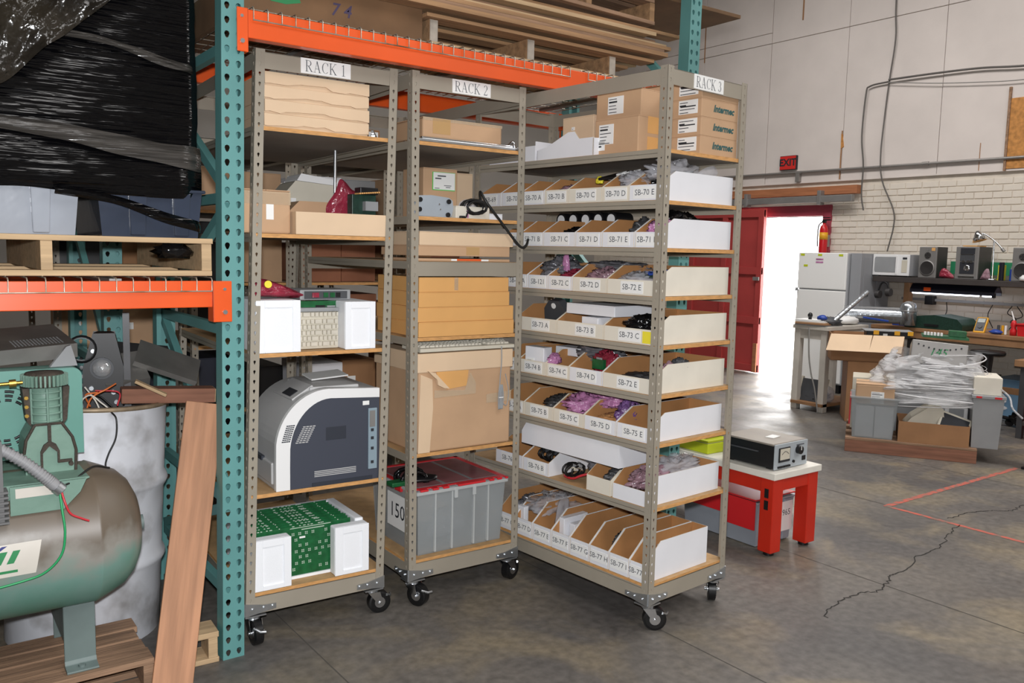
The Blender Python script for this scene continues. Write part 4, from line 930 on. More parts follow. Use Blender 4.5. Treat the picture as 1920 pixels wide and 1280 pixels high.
lump('cable_pile', 'dark flat modules in the cream bin under SB-73 C', 'sheet_dark', (.13, .16, z+.045), (.1, .11, .022), 20, 'part')
lump('antistatic_bag', 'mauve bag sticking up at the near end of the sixth shelf', 'mauve_bag', (.15, .06, z+.07), (.05, .025, .05), 21)
lump('adapter', 'dark grey moulded adapter at the near end of the sixth shelf', 'grey_dark', (.22, .06, z+.1), (.06, .03, .035), 22, 'part')
lump('antistatic_bag', 'pink edge of a bag between bins SB-74 B and SB-74 C', 'pink_bag', (.06, .67, z+.075), (.04, .02, .03), 23)
z = R3[6]
lump('cable_pile', 'dark grey parts in the bin marked SB-75 B', 'sheet_dark', (.14, .68, z+.06), (.1, .075, .045), 24, 'part')
lump('antistatic_bag', 'bright pink bag heaped in the bin marked SB-75 C', 'pink_bag', (.12, .52, z+.085), (.1, .085, .055), 25, amp=.5)
lump('antistatic_bag', 'lilac bag lying over the back of the bin marked SB-75 C', 'pink_bag', (.2, .42, z+.11), (.09, .09, .04), 26)
lump('antistatic_bag', 'deep purple bag in the bin marked SB-75 D', 'purple_bag', (.12, .25, z+.075), (.07, .035, .065), 27)
lump('cardboard_piece', 'curved brown card inside the bin marked SB-75 D', 'kraft_in', (.12, .34, z+.05), (.08, .05, .02), 28, 'card')
chip('circuit_board', 'long black circuit strip lying in the bin marked SB-75 E', (.2, .06, z+.085), (.2, .03, .008), rot=(0, 0.02, 0))
z = R3[7]
for i, (y, s_) in enumerate(((.75, 3), (.69, 8))):
    o = thing('cable_coil', 'tangle of black leads in the bin marked SB-76 B, %s one' % ('left', 'right')[i], 'cable', at(3, .12, y, z+.075), T3)
    MB().tube(coil((0, 0, 0), .045, 6, .04, s_), .006, 6).build('coil', 'wire_black', o); MB().box(-.03, .02, -.02, .02, .01, .03).build('connector', 'grey_dark', o, bevel=.003)
o = thing('wire_harness', 'tangle of red and black wires with connectors between bins on the eighth shelf', 'cable', at(3, .07, .53, z+.01), T3)
MB().tube(coil((0, 0, .04), .05, 4, .03, 4), .005, 6).build('black_wires', 'wire_black', o); MB().tube(line([(0, .05, .01), (-.03, .03, .008), (-.035, -.03, .01), (-.02, -.07, .03), (.02, -.12, .05)], 6), .006).build('red_wire', 'wire_red', o)
for i in range(6): MB().cyl((-.02+.012*i, -.03+.015*(i % 3), .05+.01*(i % 2)), (-.035+.012*i, -.03+.015*(i % 3), .056+.01*(i % 2)), .009, n=8).build('connector', 'grey_plastic' if i % 2 else 'beige_plastic', o)
lump('parts_bag', 'grey translucent bag behind the wire harness on the eighth shelf', 'silver_bag', (.22, .47, z+.06), (.07, .09, .07), 31)
lump('cable_pile', 'dark lead with fringe in the small cream bin of the eighth shelf', 'sheet_dark', (.13, .28, z+.07), (.1, .035, .035), 32, 'cable')
lump('antistatic_bag', 'mauve brown bag bulging in the near end bin of the eighth shelf', 'mauve_bag', (.15, .128, z+.085), (.12, .062, .05), 33, amp=.4)
lump('bubble_bag', 'clear bubble wrap heap at the near end of the eighth shelf', 'clear_bag', (.32, .13, z+.11), (.14, .065, .05), 34, amp=.6)
bag('foam_sheet', 'white foam sheet standing in the near end bin of the eighth shelf', 'foam', [(0, 0), (.12, .05), (.14, .1), (.08, .1), (.02, .05)], .008, loc=at(3, .05, .1, z+.06), rot=T3+.2)
z = R3[8]
lump('parts_bag', 'clear bag with parts in the bin marked SB-77 D', 'clear_bag', (.2, .8, z+.13), (.14, .1, .05), 35, amp=.5)
lump('parts_bag', 'grey bag in the bin marked SB-77 C', 'silver_bag', (.18, .93, z+.1), (.1, .05, .05), 36)
carton('flat_box', 'thin white carton standing in the bin marked SB-77 D', (.03, .05, .12), at(3, .04, .84, z+.01), T3, 'bin_white')
lump('cable_pile', 'dark and red parts in the bin marked SB-77 D', 'mauve_bag', (.2, .78, z+.09), (.1, .04, .05), 37)
bag('parts_bag', 'clear folded bag poking out of the bin marked SB-77 E', 'clear_bag', [(0, 0), (.1, .02), (.14, .1), (.04, .11)], .02, loc=at(3, .07, .65, z+.08), rot=T3+.3)
for i, (y, h_) in enumerate(((.565, .135), (.515, .115))): carton('flat_box', 'white carton standing in the bin marked SB-77 F, %s one' % ('taller', 'shorter')[i], (.16, .034, h_), at(3, .05+.02*i, y, z+.005), T3, 'bin_white')
lump('parts_bag', 'dark bag in the bin marked SB-77 H', 'sheet_dark', (.17, .27, z+.085), (.09, .03, .05), 38)
chip('circuit_board', 'white and grey module in the near end bin of the bottom shelf', (.17, .05, z+.1), (.12, .05, .02), 'grey_plastic', (0, -.1, 0), 'paper', 'part')
# ================================================================ pallet racking
LEAN = .011
def column(parent, x, y, H, back=False, wd=.083):
    mb = MB(); v = Vector((LEAN, 0, 1)); n0 = int(H/.0508)
    perforate(mb, (0, 0, 0), (1, 0, 0), v, (0, 1 if not back else -1, 0), wd, n0, .0508, 2, DROP, .0025)
    h = n0*.0508; dp = .072 if not back else -.072
    for xx in (0, wd):
        mb.add([(xx, 0, 0), (xx, dp, 0), (xx+LEAN*h, dp, h), (xx+LEAN*h, 0, h)], [(0, 1, 2, 3)])
    for a, b in ((0, .02), (wd-.02, wd)): mb.add([(a, dp, 0), (b, dp, 0), (b+LEAN*h, dp, h), (a+LEAN*h, dp, h)], [(0, 1, 2, 3)])
    return mb.build('column', 'teal', parent, (x, y, 0))
def strut(parent, a, b, wd=.04, mat='teal'):
    a, b = Vector(a), Vector(b); d = (b-a).normalized(); up = Vector((1, 0, 0)); n_ = d.cross(up).normalized()
    mb = MB(); vs = []
    for p in (a, b):
        for su, sn_ in ((-.5, -.5), (.5, -.5), (.5, .5), (-.5, .5)): vs.append(p+up*su*.03+n_*sn_*wd)
    mb.add(vs, [(0, 1, 2, 3), (7, 6, 5, 4), (0, 4, 5, 1), (1, 5, 6, 2), (2, 6, 7, 3), (3, 7, 4, 0)]); mb.build('brace', mat, parent)
def frame(label, x, y0, depth, H, zs):
    o = thing('rack_upright', label, 'pallet rack', (x, y0, 0)); column(o, 0, 0, H); column(o, 0, depth, H, True)
    
    for i, z in enumerate(zs):
        xx = .04+LEAN*z; strut(o, (xx, .06, z), (xx, depth-.06, z))
        if i+1 < len(zs): z2 = zs[i+1]; strut(o, (xx, .06 if i % 2 else depth-.06, z+.03), (xx+LEAN*(z2-z), depth-.06 if i % 2 else .06, z2-.03))
    return o
frame('teal perforated pallet rack upright left of the carded racks', .973, 3.18, 1.04, 4.4, (.25, .62, 1.28, 1.78, 2.33, 3.2))
frame('teal pallet rack upright standing behind the binned rack', 3.41, 3.18, 1.04, 4.4, (.3, .9, 1.7, 2.4, 3.3))
o = frame('teal pallet rack upright in the dim row behind the compressor', .78, 4.32, 1.0, 3.0, (.3, 1.0, 1.7, 2.4))
def beam(label, x0, x1, y, z0, z1, ends, back=False):
    o = thing('rack_beam', label, 'pallet rack', (x0, y, z0)); L = x1-x0; h = z1-z0
    mb = MB(); mb.prism([(0, 0), (0, h), (.03, h), (.03, h-.025), (.05, h-.025), (.05, 0)] if not back else [(0, 0), (0, h-.025), (.02, h-.025), (.02, h), (.05, h), (.05, 0)], 'x', 0, L); mb.build('beam', 'orange', o, bevel=.003)
    for e in ends:
        a, b = (L-.012, L+.058) if e > 0 else (-.03, .008)
        if e < 0: a, b = -.038, .004
        br = MB(); br.box(a, b, -.014, -.006, -.055, h+.0); br.box(b-.006 if e < 0 else a, b if e < 0 else a+.006, -.014, .05, -.055, h); br.build('end_connector', 'orange', o, bevel=.003)
        bl = MB(); xm = (a+b)/2+.008*(1 if e > 0 else -.4)
        bl.cyl((xm, -.014, -.018), (xm, -.021, -.018), .009, n=6); bl.cyl((xm, -.014, h-.03), (xm, -.017, h-.03), .006, n=8); bl.build('bolt', 'zinc', o)
    return o
beam('orange pallet rack beam under the black wrapped load, left of the teal upright', -1.4, .963, 3.178, 1.374, 1.471, (1,))
beam('orange pallet rack beam at the rear of the black wrapped load', -1.4, .963, 4.19, 1.374, 1.471, (1,), True)
beam('orange pallet rack beam running above the three carded racks', 1.09, 3.45, 3.178, 2.362, 2.463, (-1, 1))
beam('orange pallet rack beam at the rear behind the carded racks', 1.09, 3.45, 4.19, 2.362, 2.463, (-1, 1), True)
def deck(label, x0, x1, z, step=.054, y0=3.17, y1=4.23):
    o = thing('wire_deck', label, 'wire deck', (x0, y0, z)); g = MB(); n = int((x1-x0)/step); r = .0024
    for i in range(n+1): g.tube([(i*step, 0, -.042), (i*step, 0, .0), (i*step, .006, .008), (i*step, y1-y0, .008)], r, 4)
    g.build('wires_across', 'wire', o)
    g = MB(); y = .06; L = n*step
    while y < y1-y0: g.tube([(0, y, .013), (L, y, .013)], r, 4); y += .1
    g.tube([(0, -.003, -.04), (L, -.003, -.04)], r*1.1, 5); g.build('wires_along', 'wire', o)
    for q in (.25, .75): MB().box(L*q, L*q+.04, .05, y1-y0-.05, -.012, .004).build('support_channel', 'steel_grey', o)
deck('wire mesh deck under the pallet with the black wrapped load', -.4, .955, 1.474)
deck('wire mesh deck above the carded racks, longer left section', 1.115, 2.66, 2.466)
deck('wire mesh deck above the carded racks, right section by the upright', 2.74, 3.42, 2.466)

def pallet(label, x0, x1, y0, y1, z0, z1, mat, boards=6, rot=0, along='x', loc=None, nstr=3, name='pallet', sw=.036, bt=.019, mat2=None, endm=None):
    """deck boards run along x, stringers along y"""
    o = thing(name, label, 'pallet', loc or (x0, y0, z0), rot); L, D, h = x1-x0, y1-y0, z1-z0; rnd = random.Random(len(label))
    bwid = .095
    for i in range(boards):
        y = (D-bwid)*i/(boards-1); e = rnd.uniform(-.008, .008)
        MB().box(e, L+rnd.uniform(-.008, .008), y, y+bwid+rnd.uniform(-.01, .01), h-bt, h).build('deck_board', mat, o, bevel=.002)
    for i in range(nstr):
        x = (L-sw)*i/(nstr-1); MB().box(x, x+sw, .004, D-.004, bt, h-bt).build('stringer', mat2 or mat, o, bevel=.002)
    for y in (0, (D-bwid)/2, D-bwid): MB().box(0, L, y, y+bwid, 0, bt).build('bottom_board', mat, o, bevel=.002)
    return o
pallet('pale wooden pallet on the wire deck carrying the black wrapped load', -.12, .955, 3.182, 4.2, 1.489, 1.625, 'pallet_wood', nstr=3, mat2='pallet_wood')
tag(MB().blob((0, 0, 0), (.06, .05, .04), 3, .7, 3).build('plastic_scrap', 'black_gloss', None, (.845, 3.27, 1.575)), 'scrap of black plastic hanging inside the pale pallet', 'plastic')
# ---- load on that pallet
def tote(name, label, x0, x1, y0, y1, z0, z1, mat, lid=None):
    o = thing(name, label, 'tote', (x0, y0, z0)); L, D, h = x1-x0, y1-y0, z1-z0
    shell((.015, L-.015, .012, D-.012), (0, L, 0, D), 0, h, .004).build('body', mat, o)
    MB().box(-.01, L+.01, -.012, D+.012, h-.012, h).build('rim', mat, o, bevel=.004)
    for q in (.3, .72): MB().taper((L*q, L*q+.05, -.001, .02), (L*q-.006, L*q+.056, -.012, .02), 0.005, h-.014).build('rib', mat, o, bevel=.004)
    return o
tote('plastic_tote', 'pale grey plastic tote under the black wrap at the left edge', .02, .53, 3.24, 3.75, 1.626, 1.80, 'tote_dusty')
tote('plastic_tote', 'dark blue plastic tote under the black wrap beside the pale one', .585, .94, 3.24, 3.75, 1.626, 1.80, 'tote_navy')
o = thing('wrapped_load', 'tall load shrouded in shiny black stretch wrap on the pallet', 'wrapped goods', (0, 0, 0))
def wrapfn(x0, x1, y0, y1, z0, z1, amp, seed):
    per = [(x0, y0), (x1, y0), (x1, y1), (x0, y1)]
    def fn(u, v):
        t = u*4; i = int(t) % 4; f = t-int(t); a, b = per[i], per[(i+1) % 4]
        x, y, z = a[0]+(b[0]-a[0])*f, a[1]+(b[1]-a[1])*f, z0+(z1-z0)*v
        cx, cy = (x0+x1)/2, (y0+y1)/2
        k = 1+amp*(noise.noise(Vector((x*2.2, y*2.2+seed, z*3)))+.6*noise.noise(Vector((x*1.2, y*1.2, z*16+x*3+seed))))
        return (cx+(x-cx)*k, cy+(y-cy)*k, z)
    return fn
MB().grid(wrapfn(-.1, .925, 3.245, 4.15, 1.765, 3.3, .016, 1), 120, 90, 0, None, True, True).build('wrap', 'wrap_black', o)
def bandfn(xa, xb, za0, zb0, wa, wb, y0, bulge, seed):
    def fn(u, v):
        x = xa+(xb-xa)*u; z = za0+(zb0-za0)*u+.012*math.sin(u*5); wd = wa+(wb-wa)*u
        return (x, y0+(max(0, u-.9)/.1)**2*.07-bulge*math.sin(math.pi*v)*(1+.3*noise.noise(Vector((x*9, v*5, seed)))), z+wd*(v-.5)+.006*noise.noise(Vector((x*7, v*6, seed+2))))
    return fn
def solidband(fn, nu, nv, th=.003):
    mb = MB(); mb.grid(fn, nu, nv); mb.grid(lambda u, v: (lambda p: (p[0], p[1]+th, p[2]))(fn(1-u, v)), nu, nv); return mb
solidband(bandfn(.1, .945, 1.985, 1.92, .03, .085, 3.205, .012, 1), 60, 12).build('wrap_fold', 'wrap_grey', o)
solidband(bandfn(.45, .93, 2.29, 2.235, .02, .03, 3.215, .008, 2), 40, 8).build('wrap_fold', 'wrap_grey', o)
solidband(bandfn(.45, .94, 1.775, 1.675, .025, .04, 3.205, .012, 3), 40, 10).build('wrap_tail', 'wrap_black', o)
solidband(bandfn(-.09, .95, 1.86, 1.85, .2, .14, 3.225, .02, 5), 60, 10).build('wrap_layer', 'wrap_black', o)
def drapefn(u, v):
    x = -.08+.83*u; top = 2.75; low = 2.09+.95*max(0, x-.3)+.015*noise.noise(Vector((u*9, 0, 3)))
    z = top+(low-top)*v; return (x, 3.165-.02*v-.03*noise.noise(Vector((u*9, v*7, 1)))-.02*abs(noise.noise(Vector((u*22+v*9, v*14, 4)))), z)
solidband(drapefn, 80, 60).build('drape', 'drape', o)

# ---------------------------------------------------------------- upper deck: crate side, pallet, planks
o = thing('plywood_crate', 'dark brown plywood crate with green and blue spray marks on the upper deck', 'crate', (1.1, 3.3, 2.481))
MB().box(0, .8, 0, .02, 0, .15).build('front_panel', 'plywood_brown', o, bevel=.002); MB().box(0, .8, .02, .85, .0, .02).build('base', 'plywood_brown', o); MB().box(0, .02, .02, .85, .02, .15).build('side_panel', 'plywood_brown', o); MB().box(0, .8, .83, .85, .02, .15).build('back_panel', 'plywood_brown', o)
MB().prism([(.1, .075), (.16, .09), (.24, .1), (.25, .075), (.19, .06), (.13, .062)], 'y', -.001, 0).build('green_mark', 'ink_green', o)
text('7 4', .07, 'ink_mark', o, (.42, -.0012, .075), FRONT, shear=.2, bold=.001)
def hpallet():
    o = thing('pallet', 'weathered wooden pallet on the upper deck above the middle rack', 'pallet', (1.93, 3.26, 2.481)); L = 1.09
    for x in (0, .53, L-.04):
        MB().box(x, x+.04, .03, .95, .019, .115).build('stringer', ['pallet_mid'], o, bevel=.002); MB().box(x+.001, x+.039, .026, .031, .022, .112).build('stringer_end', 'pallet_end', o)
    for i in range(5): MB().box(-.03, L+.25, .0+i*.2, .1+i*.2, .116, .132).build('deck_board', 'pallet_mid', o, bevel=.002)
    for y in (0, .45, .85): MB().box(-.01, L+.02, y+.01, y+.1, 0, .018).build('bottom_board', 'pallet_wood', o, bevel=.002)
hpallet()
rnd = random.Random(5); nplank = 0
desc = ['pale', 'brown', 'dark', 'split', 'grey', 'narrow', 'broad', 'knotty', 'worn', 'rough', 'thin', 'short']
PL = [(1.05, 3.34, 3.22, 2.632, .02), (1.0, 3.3, 3.36, 2.634, .018), (.98, 3.36, 3.5, 2.633, .02), (1.05, 3.4, 3.66, 2.634, .018), (1.1, 3.33, 3.24, 2.654, .018), (.95, 3.37, 3.4, 2.656, .02), (1.2, 3.39, 3.25, 2.676, .017), (1.1, 3.36, 3.42, 2.678, .018), (1.3, 3.4, 3.3, 2.698, .018), (1.2, 3.38, 3.48, 2.7, .016), (1.0, 3.35, 3.35, 2.72, .018), (1.6, 3.3, 3.28, 2.742, .018)]
where = ['front edge of the lowest layer', 'second in the lowest layer', 'third in the lowest layer', 'rear of the lowest layer', 'front of the second layer', 'rear of the second layer', 'front of the third layer', 'rear of the third layer', 'front of the fourth layer', 'rear of the fourth layer', 'lone one of the fifth layer', 'topmost']
for i, (x0, x1, y, z, t) in enumerate(PL):
    L = x1-x0; D = .12; rag = [(L, 0), (L+rnd.uniform(-.05, .03), .03), (L+rnd.uniform(-.03, .03), .06), (L+rnd.uniform(-.06, .02), D)]
    ob = MB().prism([(0, 0)]+rag+[(0, D)], 'z', 0, t).build('plank', ['pallet_mid', 'pallet_old', 'pallet_wood'][i % 3] if i else 'pallet_mid', None, (x0, y, z), (0, 0, rnd.uniform(-.006, .006)), bevel=.002)
    tag(ob, 'rough salvaged plank on the upper deck, %s' % where[i], 'plank', 'salvaged planks on the upper deck')
ob = pallet('upturned broken pallet on top of the planks at the top of the picture', 2.35, 3.3, 3.25, 3.9, 2.80, 2.93, 'pallet_old', 5, nstr=3, mat2='pallet_mid')
ob.rotation_euler = (0, .0, .05)
for i, (x0, x1, z) in enumerate(((2.2, 3.5, 2.762), (2.5, 3.42, 2.781))):
    tag(MB().box(0, x1-x0, 0, .09, 0, .017).build('batten', 'pallet_mid', None, (x0, 3.3+.3*i, z), (0, 0, .0), bevel=.002), 'loose batten under the broken upper pallet, %s one' % ('front', 'rear')[i], 'batten')
ob = tag(MB().box(0, 1.5, 0, .6, 0, .02).build('plywood_sheet', 'plywood_brown', None, (2.45, 3.3, 2.94), (0, 0, -.02), bevel=.002), 'brown plywood sheet lying on the broken pallet at the top edge', 'plywood')

# ================================================================ floor level, left: compressor, drum, plank
pallet('grimy wooden pallet under the air compressor', -.45, .7, 3.085, 3.475, 0.0, .128, 'pallet_old', 4, mat2='pallet_old', bt=.022)
o = thing('air_compressor', 'old green air compressor with grimy tank and belt guard on a pallet', 'compressor', (0, 3.235, .128))
TZ = .46; TR = .246
prof = [(0, .690), (.06, .688), (.12, .676), (.17, .652), (.205, .618), (.226, .575), (TR, .53), (TR+.002, .525), (TR, .52), (TR, .1), (TR, -.5), (0, -.5)]
tn = MB(); tn.grid(lambda u, v: (lambda p: (p[1], p[0]*math.sin(-2*math.pi*u), TZ+p[0]*math.cos(2*math.pi*u)))(prof[round(v*(len(prof)-1))]), 48, len(prof), 0, None, True, True)
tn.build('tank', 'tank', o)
MB().cyl((.685, 0, TZ), (.705, 0, TZ), .03, n=6).build('drain_plug', 'tank_foot', o)
dc = MB()
def tp(x, a): return (x, -(TR+.0012)*math.cos(a), TZ+(TR+.0012)*math.sin(a))
dc.grid(lambda u, v: tp(-.1+.43*u+.02*v, rad(-8+24*v)), 16, 8); dcal = dc.build('decal', 'dirty_white', o)
g = MB()
for i in range(3): g.grid(lambda u, v, i=i: (lambda q: (q[0], q[1]*1.003, q[2]))(tp(.18+i*.035+.02*u+.02*v, rad(2+9*v))), 3, 4)
g.grid(lambda u, v: (lambda q: (q[0], q[1]*1.003, q[2]))(tp(-.08+.36*u, rad(-5+2*v))), 10, 2); g.build('stripes', 'ink_green', dcal)
g = MB()
for i in range(3): g.grid(lambda u, v, i=i: (lambda q: (q[0], q[1]*1.003, q[2]))(tp(.15+i*.035+.015*u+.02*v, rad(12+3*v))), 3, 3)
g.build('stripes', 'ink_blue', dcal)
for xx in (.475, -.35):
    ft = MB(); ft.box(xx-.05, xx+.05, -.075, -.067, .02, .27); ft.prism([(-.068, 0), (-.125, 0), (-.125, .008), (-.082, .014), (-.075, .03)], 'x', xx-.05, xx+.05); ft.box(xx-.045, xx+.045, .207, .215, .0, .3); ft.box(xx-.05, xx-.043, -.068, .215, .1, .27); ft.box(xx+.043, xx+.05, -.068, .215, .1, .27)
    ft.build('foot', 'tank_foot', o, bevel=.003)
MB().cyl((.475, -.1, .008), (.475, -.1, .018), .012, n=6).build('foot_bolt', 'tank_foot', o)
# saddle plate, pump
sd = MB().prism([(.15, .64), (.47, .69), (.5, .7), (.5, .705), (.15, .705)], 'y', -.2, .2).build('saddle', 'compressor_green', o, bevel=.004)
MB().prism([(.27, .61), (.42, .61), (.47, .66), (.49, .702), (.27, .702)], 'y', -.212, -.198).build('saddle_apron', 'compressor_green', o, bevel=.004)
MB().box(.285, .415, -.2135, -.212, .664, .695).build('data_plate', 'dirty_white', o)
PX, PY, PK = .4, -.03, .67
Z0 = .7
b = MB(); cr = [(-.105*PK, 0), (.115*PK, 0), (.12*PK, .075), (.105*PK, .12), (.06*PK, .17), (-.06*PK, .17), (-.1*PK, .12), (-.11*PK, .075)]
b.prism([(PX+a, Z0+z) for a, z in cr], 'y', PY-.055, PY+.1); b.build('crankcase', 'compressor_green', o, bevel=.01)
rb = MB(); yf = PY-.055
rb.prism([(PX+x*PK, Z0+z*.92) for x, z in [(-.04, .01), (-.04, .085), (-.025, .11), (-.005, .12), (-.005, .185), (.01, .185), (.01, .12), (.03, .11), (.045, .085), (.045, .05), (.1, .05), (.1, .04), (.035, .04), (.035, .08), (.0, .105), (-.03, .08), (-.03, .01)]], 'y', yf-.01, yf+.002)
for i in range(len(cr)-1):
    (a0, z0), (a1, z1) = cr[i], cr[i+1]; rb.tube([(PX+a0, yf-.001, Z0+z0), (PX+a1, yf-.001, Z0+z1)], .005, 6)
rb.build('crankcase_ribs', 'grime', o)
for dx in (-.06, .063): MB().cyl((PX+dx, yf, Z0+.03), (PX+dx, yf-.013, Z0+.03), .008, n=6).build('bolt', 'grime', o)
MB().lathe([(.046, .0), (.044, .09), (.048, .128), (0, .128)], 24, T=Matrix.Translation((PX, PY, Z0+.165))).build('cylinder', 'compressor_green', o)
g = MB()
for i in range(5): g.lathe([(.043, 0), (.053, .002), (.053, .007), (.043, .009)], 24, T=Matrix.Translation((PX, PY, Z0+.173+i*.024)))
for a in (-150, -90, -30): g.cyl((PX+.051*math.cos(rad(a)), PY+.051*math.sin(rad(a)), Z0+.17), (PX+.051*math.cos(rad(a)), PY+.051*math.sin(rad(a)), Z0+.288), .0045, n=6)
g.build('cooling_fins', 'compressor_green', o)
for sx in (-1, 1): MB().prism([(PX+sx*.047, Z0+.16), (PX+sx*.06, Z0+.18), (PX+sx*.07, Z0+.29), (PX+sx*.05, Z0+.29)], 'y', PY-.035, PY+.035).build('flange_ear', 'grime', o)
for z in (.2, .23, .26): MB().cyl((PX-.06, PY-.035, Z0+z), (PX-.06, PY-.045, Z0+z), .0065, n=6).build('bolt', 'brass', o)
MB().lathe([(0, 0), (.062, 0), (.062, .036), (.056, .046), (.0, .05)], 24, T=Matrix.Translation((PX, PY, Z0+.292))).build('head', 'grime', o)
g = MB()
for i in range(34):
    a = 2*math.pi*i/34; T_ = Matrix.Translation((PX, PY, Z0+.292)) @ Matrix.Rotation(a, 4, 'Z'); g.box(.06, .071, -.003, .003, .003, .04, 0, T_)
g.build('head_fins', 'compressor_green', o)
MB().tube([(PX-.06, PY-.02, Z0+.31), (PX-.2, PY-.02, Z0+.305), (PX-.4, PY-.02, Z0+.3)], .006, 8).build('outlet_pipe', 'brass', o); MB().cyl((PX-.085, PY-.02, Z0+.309), (PX-.105, PY-.02, Z0+.308), .014, n=6).build('pipe_nut', 'brass', o)
# belt guard behind the pump
gd = MB(); rr = .03; P = [(-.25, .72), (.535, .72), (.535, 1.0)]+[(.505+.03*math.cos(rad(t)), 1.0+.03*math.sin(rad(t))) for t in (15, 35, 55, 75)]+[(.5, 1.03), (-.25, 1.03)]
gd.prism(P, 'y', .1, .2); gd = gd.build('belt_guard', 'guard_green', o, bevel=.01)
for r_ in (.07, .085, .1):
    for i in range(12):
        a = rad(20+i*27); a2 = rad(20+i*27+16); m_ = MB(); m_.tube([(.295+r_*math.cos(t), .099, .86+r_*math.sin(t)) for t in (a, (a+a2)/2, a2)], .005, 5); m_.build('vent_slot', 'black_plastic', gd)
m_ = MB(); m_.tube([(.295+.118*math.cos(2*math.pi*i/30), .098, .86+.118*math.sin(2*math.pi*i/30)) for i in range(31)], .006, 5); m_.build('vent_ring', 'guard_green', gd)
# flexible conduit, wires
cpts = line([(.12, -.2, .87), (.21, -.21, .85), (.3, -.22, .79), (.365, -.23, .728), (.4, -.235, .69)], 10)
fx = MB().tube(cpts, .0165, 10).build('flexible_conduit', 'conduit_grey', o); g = MB(); N = 30
for i in range(N):
    t = i/N*(len(cpts)-2); k = int(t); p = cpts[k]+(cpts[k+1]-cpts[k])*(t-k); d = (cpts[k+1]-cpts[k]).normalized(); g.cyl(p-d*.003, p+d*.003, .0195, n=10)
g.build('conduit_coils', 'conduit_grey', fx); MB().cyl(cpts[-2], cpts[-1]+Vector((.012, 0, -.012)), .021, n=12).build('conduit_fitting', 'zinc', fx)
MB().tube(line([(.405, -.24, .685), (.408, -.262, .62), (.412, -.275, .55), (.4, -.275, .48), (.355, -.27, .43), (.29, -.262, .41), (.15, -.262, .395)], 7), .0038, 6).build('green_wire', 'wire_green', o)
MB().tube(line([(.408, -.24, .688), (.418, -.258, .64), (.432, -.262, .605), (.462, -.262, .585), (.485, -.26, .572)], 7), .0036, 6).build('red_wire', 'wire_red', o)
MB().tube(line([(.412, -.23, .69), (.45, -.2, .695), (.52, -.14, .72), (.58, -.1, .70)], 7), .0035, 6).build('black_wire', 'wire_black', o)
# motor at the left
m_ = MB(); m_.cyl((.0, -.14, .8), (.23, -.14, .8), .1, n=24); m_.build('motor', 'tank_foot', o); g = MB()
for i in range(7): g.box(.15, .262, -.262, -.13, .60+i*.016, .607+i*.016)
g.box(.2, .25, -.255, -.15, .60, .86); g.build('motor_fins', 'lead_grey', o)

# white drum, slightly leaning
o = thing('steel_drum', 'stained white steel drum with two ribs behind the compressor', 'drum', (.585, 3.775, 0.004), (rad(-1), rad(3.2), 0))
pr = [(.285, 0), (.29, .01), (.288, .28), (.299, .3), (.304, .315), (.299, .33), (.288, .35), (.288, .6), (.299, .62), (.304, .635), (.299, .65), (.288, .67), (.288, .94), (.293, .955), (.28, .957), (.275, .94), (.275, .03), (0, .03)]
MB().lathe(pr, 48).build('shell', 'drum', o); MB().lathe([(.286, .945), (.298, .95), (.298, .962), (.286, .966), (.278, .955)], 48).build('rim', 'drum_rim', o); MB().lathe([(0, .86), (.275, .86)], 32).build('filling', 'navy', o)
ob = MB().tube(line([(.66, 3.5, .955), (.672, 3.475, .93), (.668, 3.472, .86), (.64, 3.468, .8), (.628, 3.466, .76), (.635, 3.462, .73)], 8), .0035, 6).build('stray_wire', 'wire_black'); tag(ob, 'thin black wire hanging down the white drum', 'wire')
o = thing('wire_tangle', 'tangle of orange, red and white wires at the rim of the white drum', 'wire', (.58, 3.56, .97))
for i, (m_, pts) in enumerate((('wire_orange', [(0, 0, -.02), (.02, -.02, .04), (.07, -.03, .07), (.11, 0, .085)]), ('wire_orange', [(.02, .02, 0), (.0, -.01, .05), (.04, -.03, .06)]), ('wire_white', [(-.04, 0, 0), (.01, -.02, .05), (.05, -.04, .02), (.085, -.05, -.015)]), ('wire_white', [(0, 0, .08), (.03, -.03, .03), (.045, -.05, -.015)]), ('wire_red', [(.04, .02, .06), (.12, .0, .05), (.11, -.02, .0)]), ('wire_black', [(-.03, .03, .02), (.04, 0, .045), (.09, -.03, 0)]))): MB().tube(line(pts, 6), .0035, 5).build('strand', m_, o)
o = thing('square_timber', 'short reddish square timber lying across the white drum', 'timber', (.72, 3.62, .962), (0, rad(3), -.12))
MB().box(0, .36, 0, .09, 0, .06).build('beam', 'timber_red', o, bevel=.004); MB().box(.3595, .362, .002, .088, .002, .058).build('sawn_end', 'pallet_wood', o)
tag(MB().box(0, .13, 0, .03, 0, .012).build('wood_offcut', 'pallet_wood', None, (.76, 3.57, 1.05), (.1, .5, -.2), bevel=.002), 'small pale wood offcut lying on the square timber', 'wood')
def sheet(name, label, loc, rot, sz, mat='sheet_metal', fl_=.02):
    o = thing(name, label, 'sheet metal', loc, rot); w_, d_ = sz
    MB().box(0, w_, 0, d_, 0, .003).build('sheet', mat, o); MB().box(0, w_, -.003, 0, -fl_, .003).build('front_flange', mat, o); MB().box(w_, w_+.003, -.003, d_, -fl_, .003).build('side_flange', mat, o); return o
sheet('metal_cover', 'bent grey metal cover lying on the square timber, right one', (.8, 3.75, 1.115), (rad(25), rad(22), -.2), (.26, .18))
sheet('metal_cover', 'rusty bent metal cover above the drum, left one', (.68, 3.7, 1.03), (rad(38), rad(-6), .05), (.17, .16), 'sheet_metal', .05)
sheet('metal_cover', 'dark metal plate behind the bent covers over the drum', (.72, 3.95, 1.1), (rad(20), rad(8), .0), (.3, .2), 'sheet_dark')
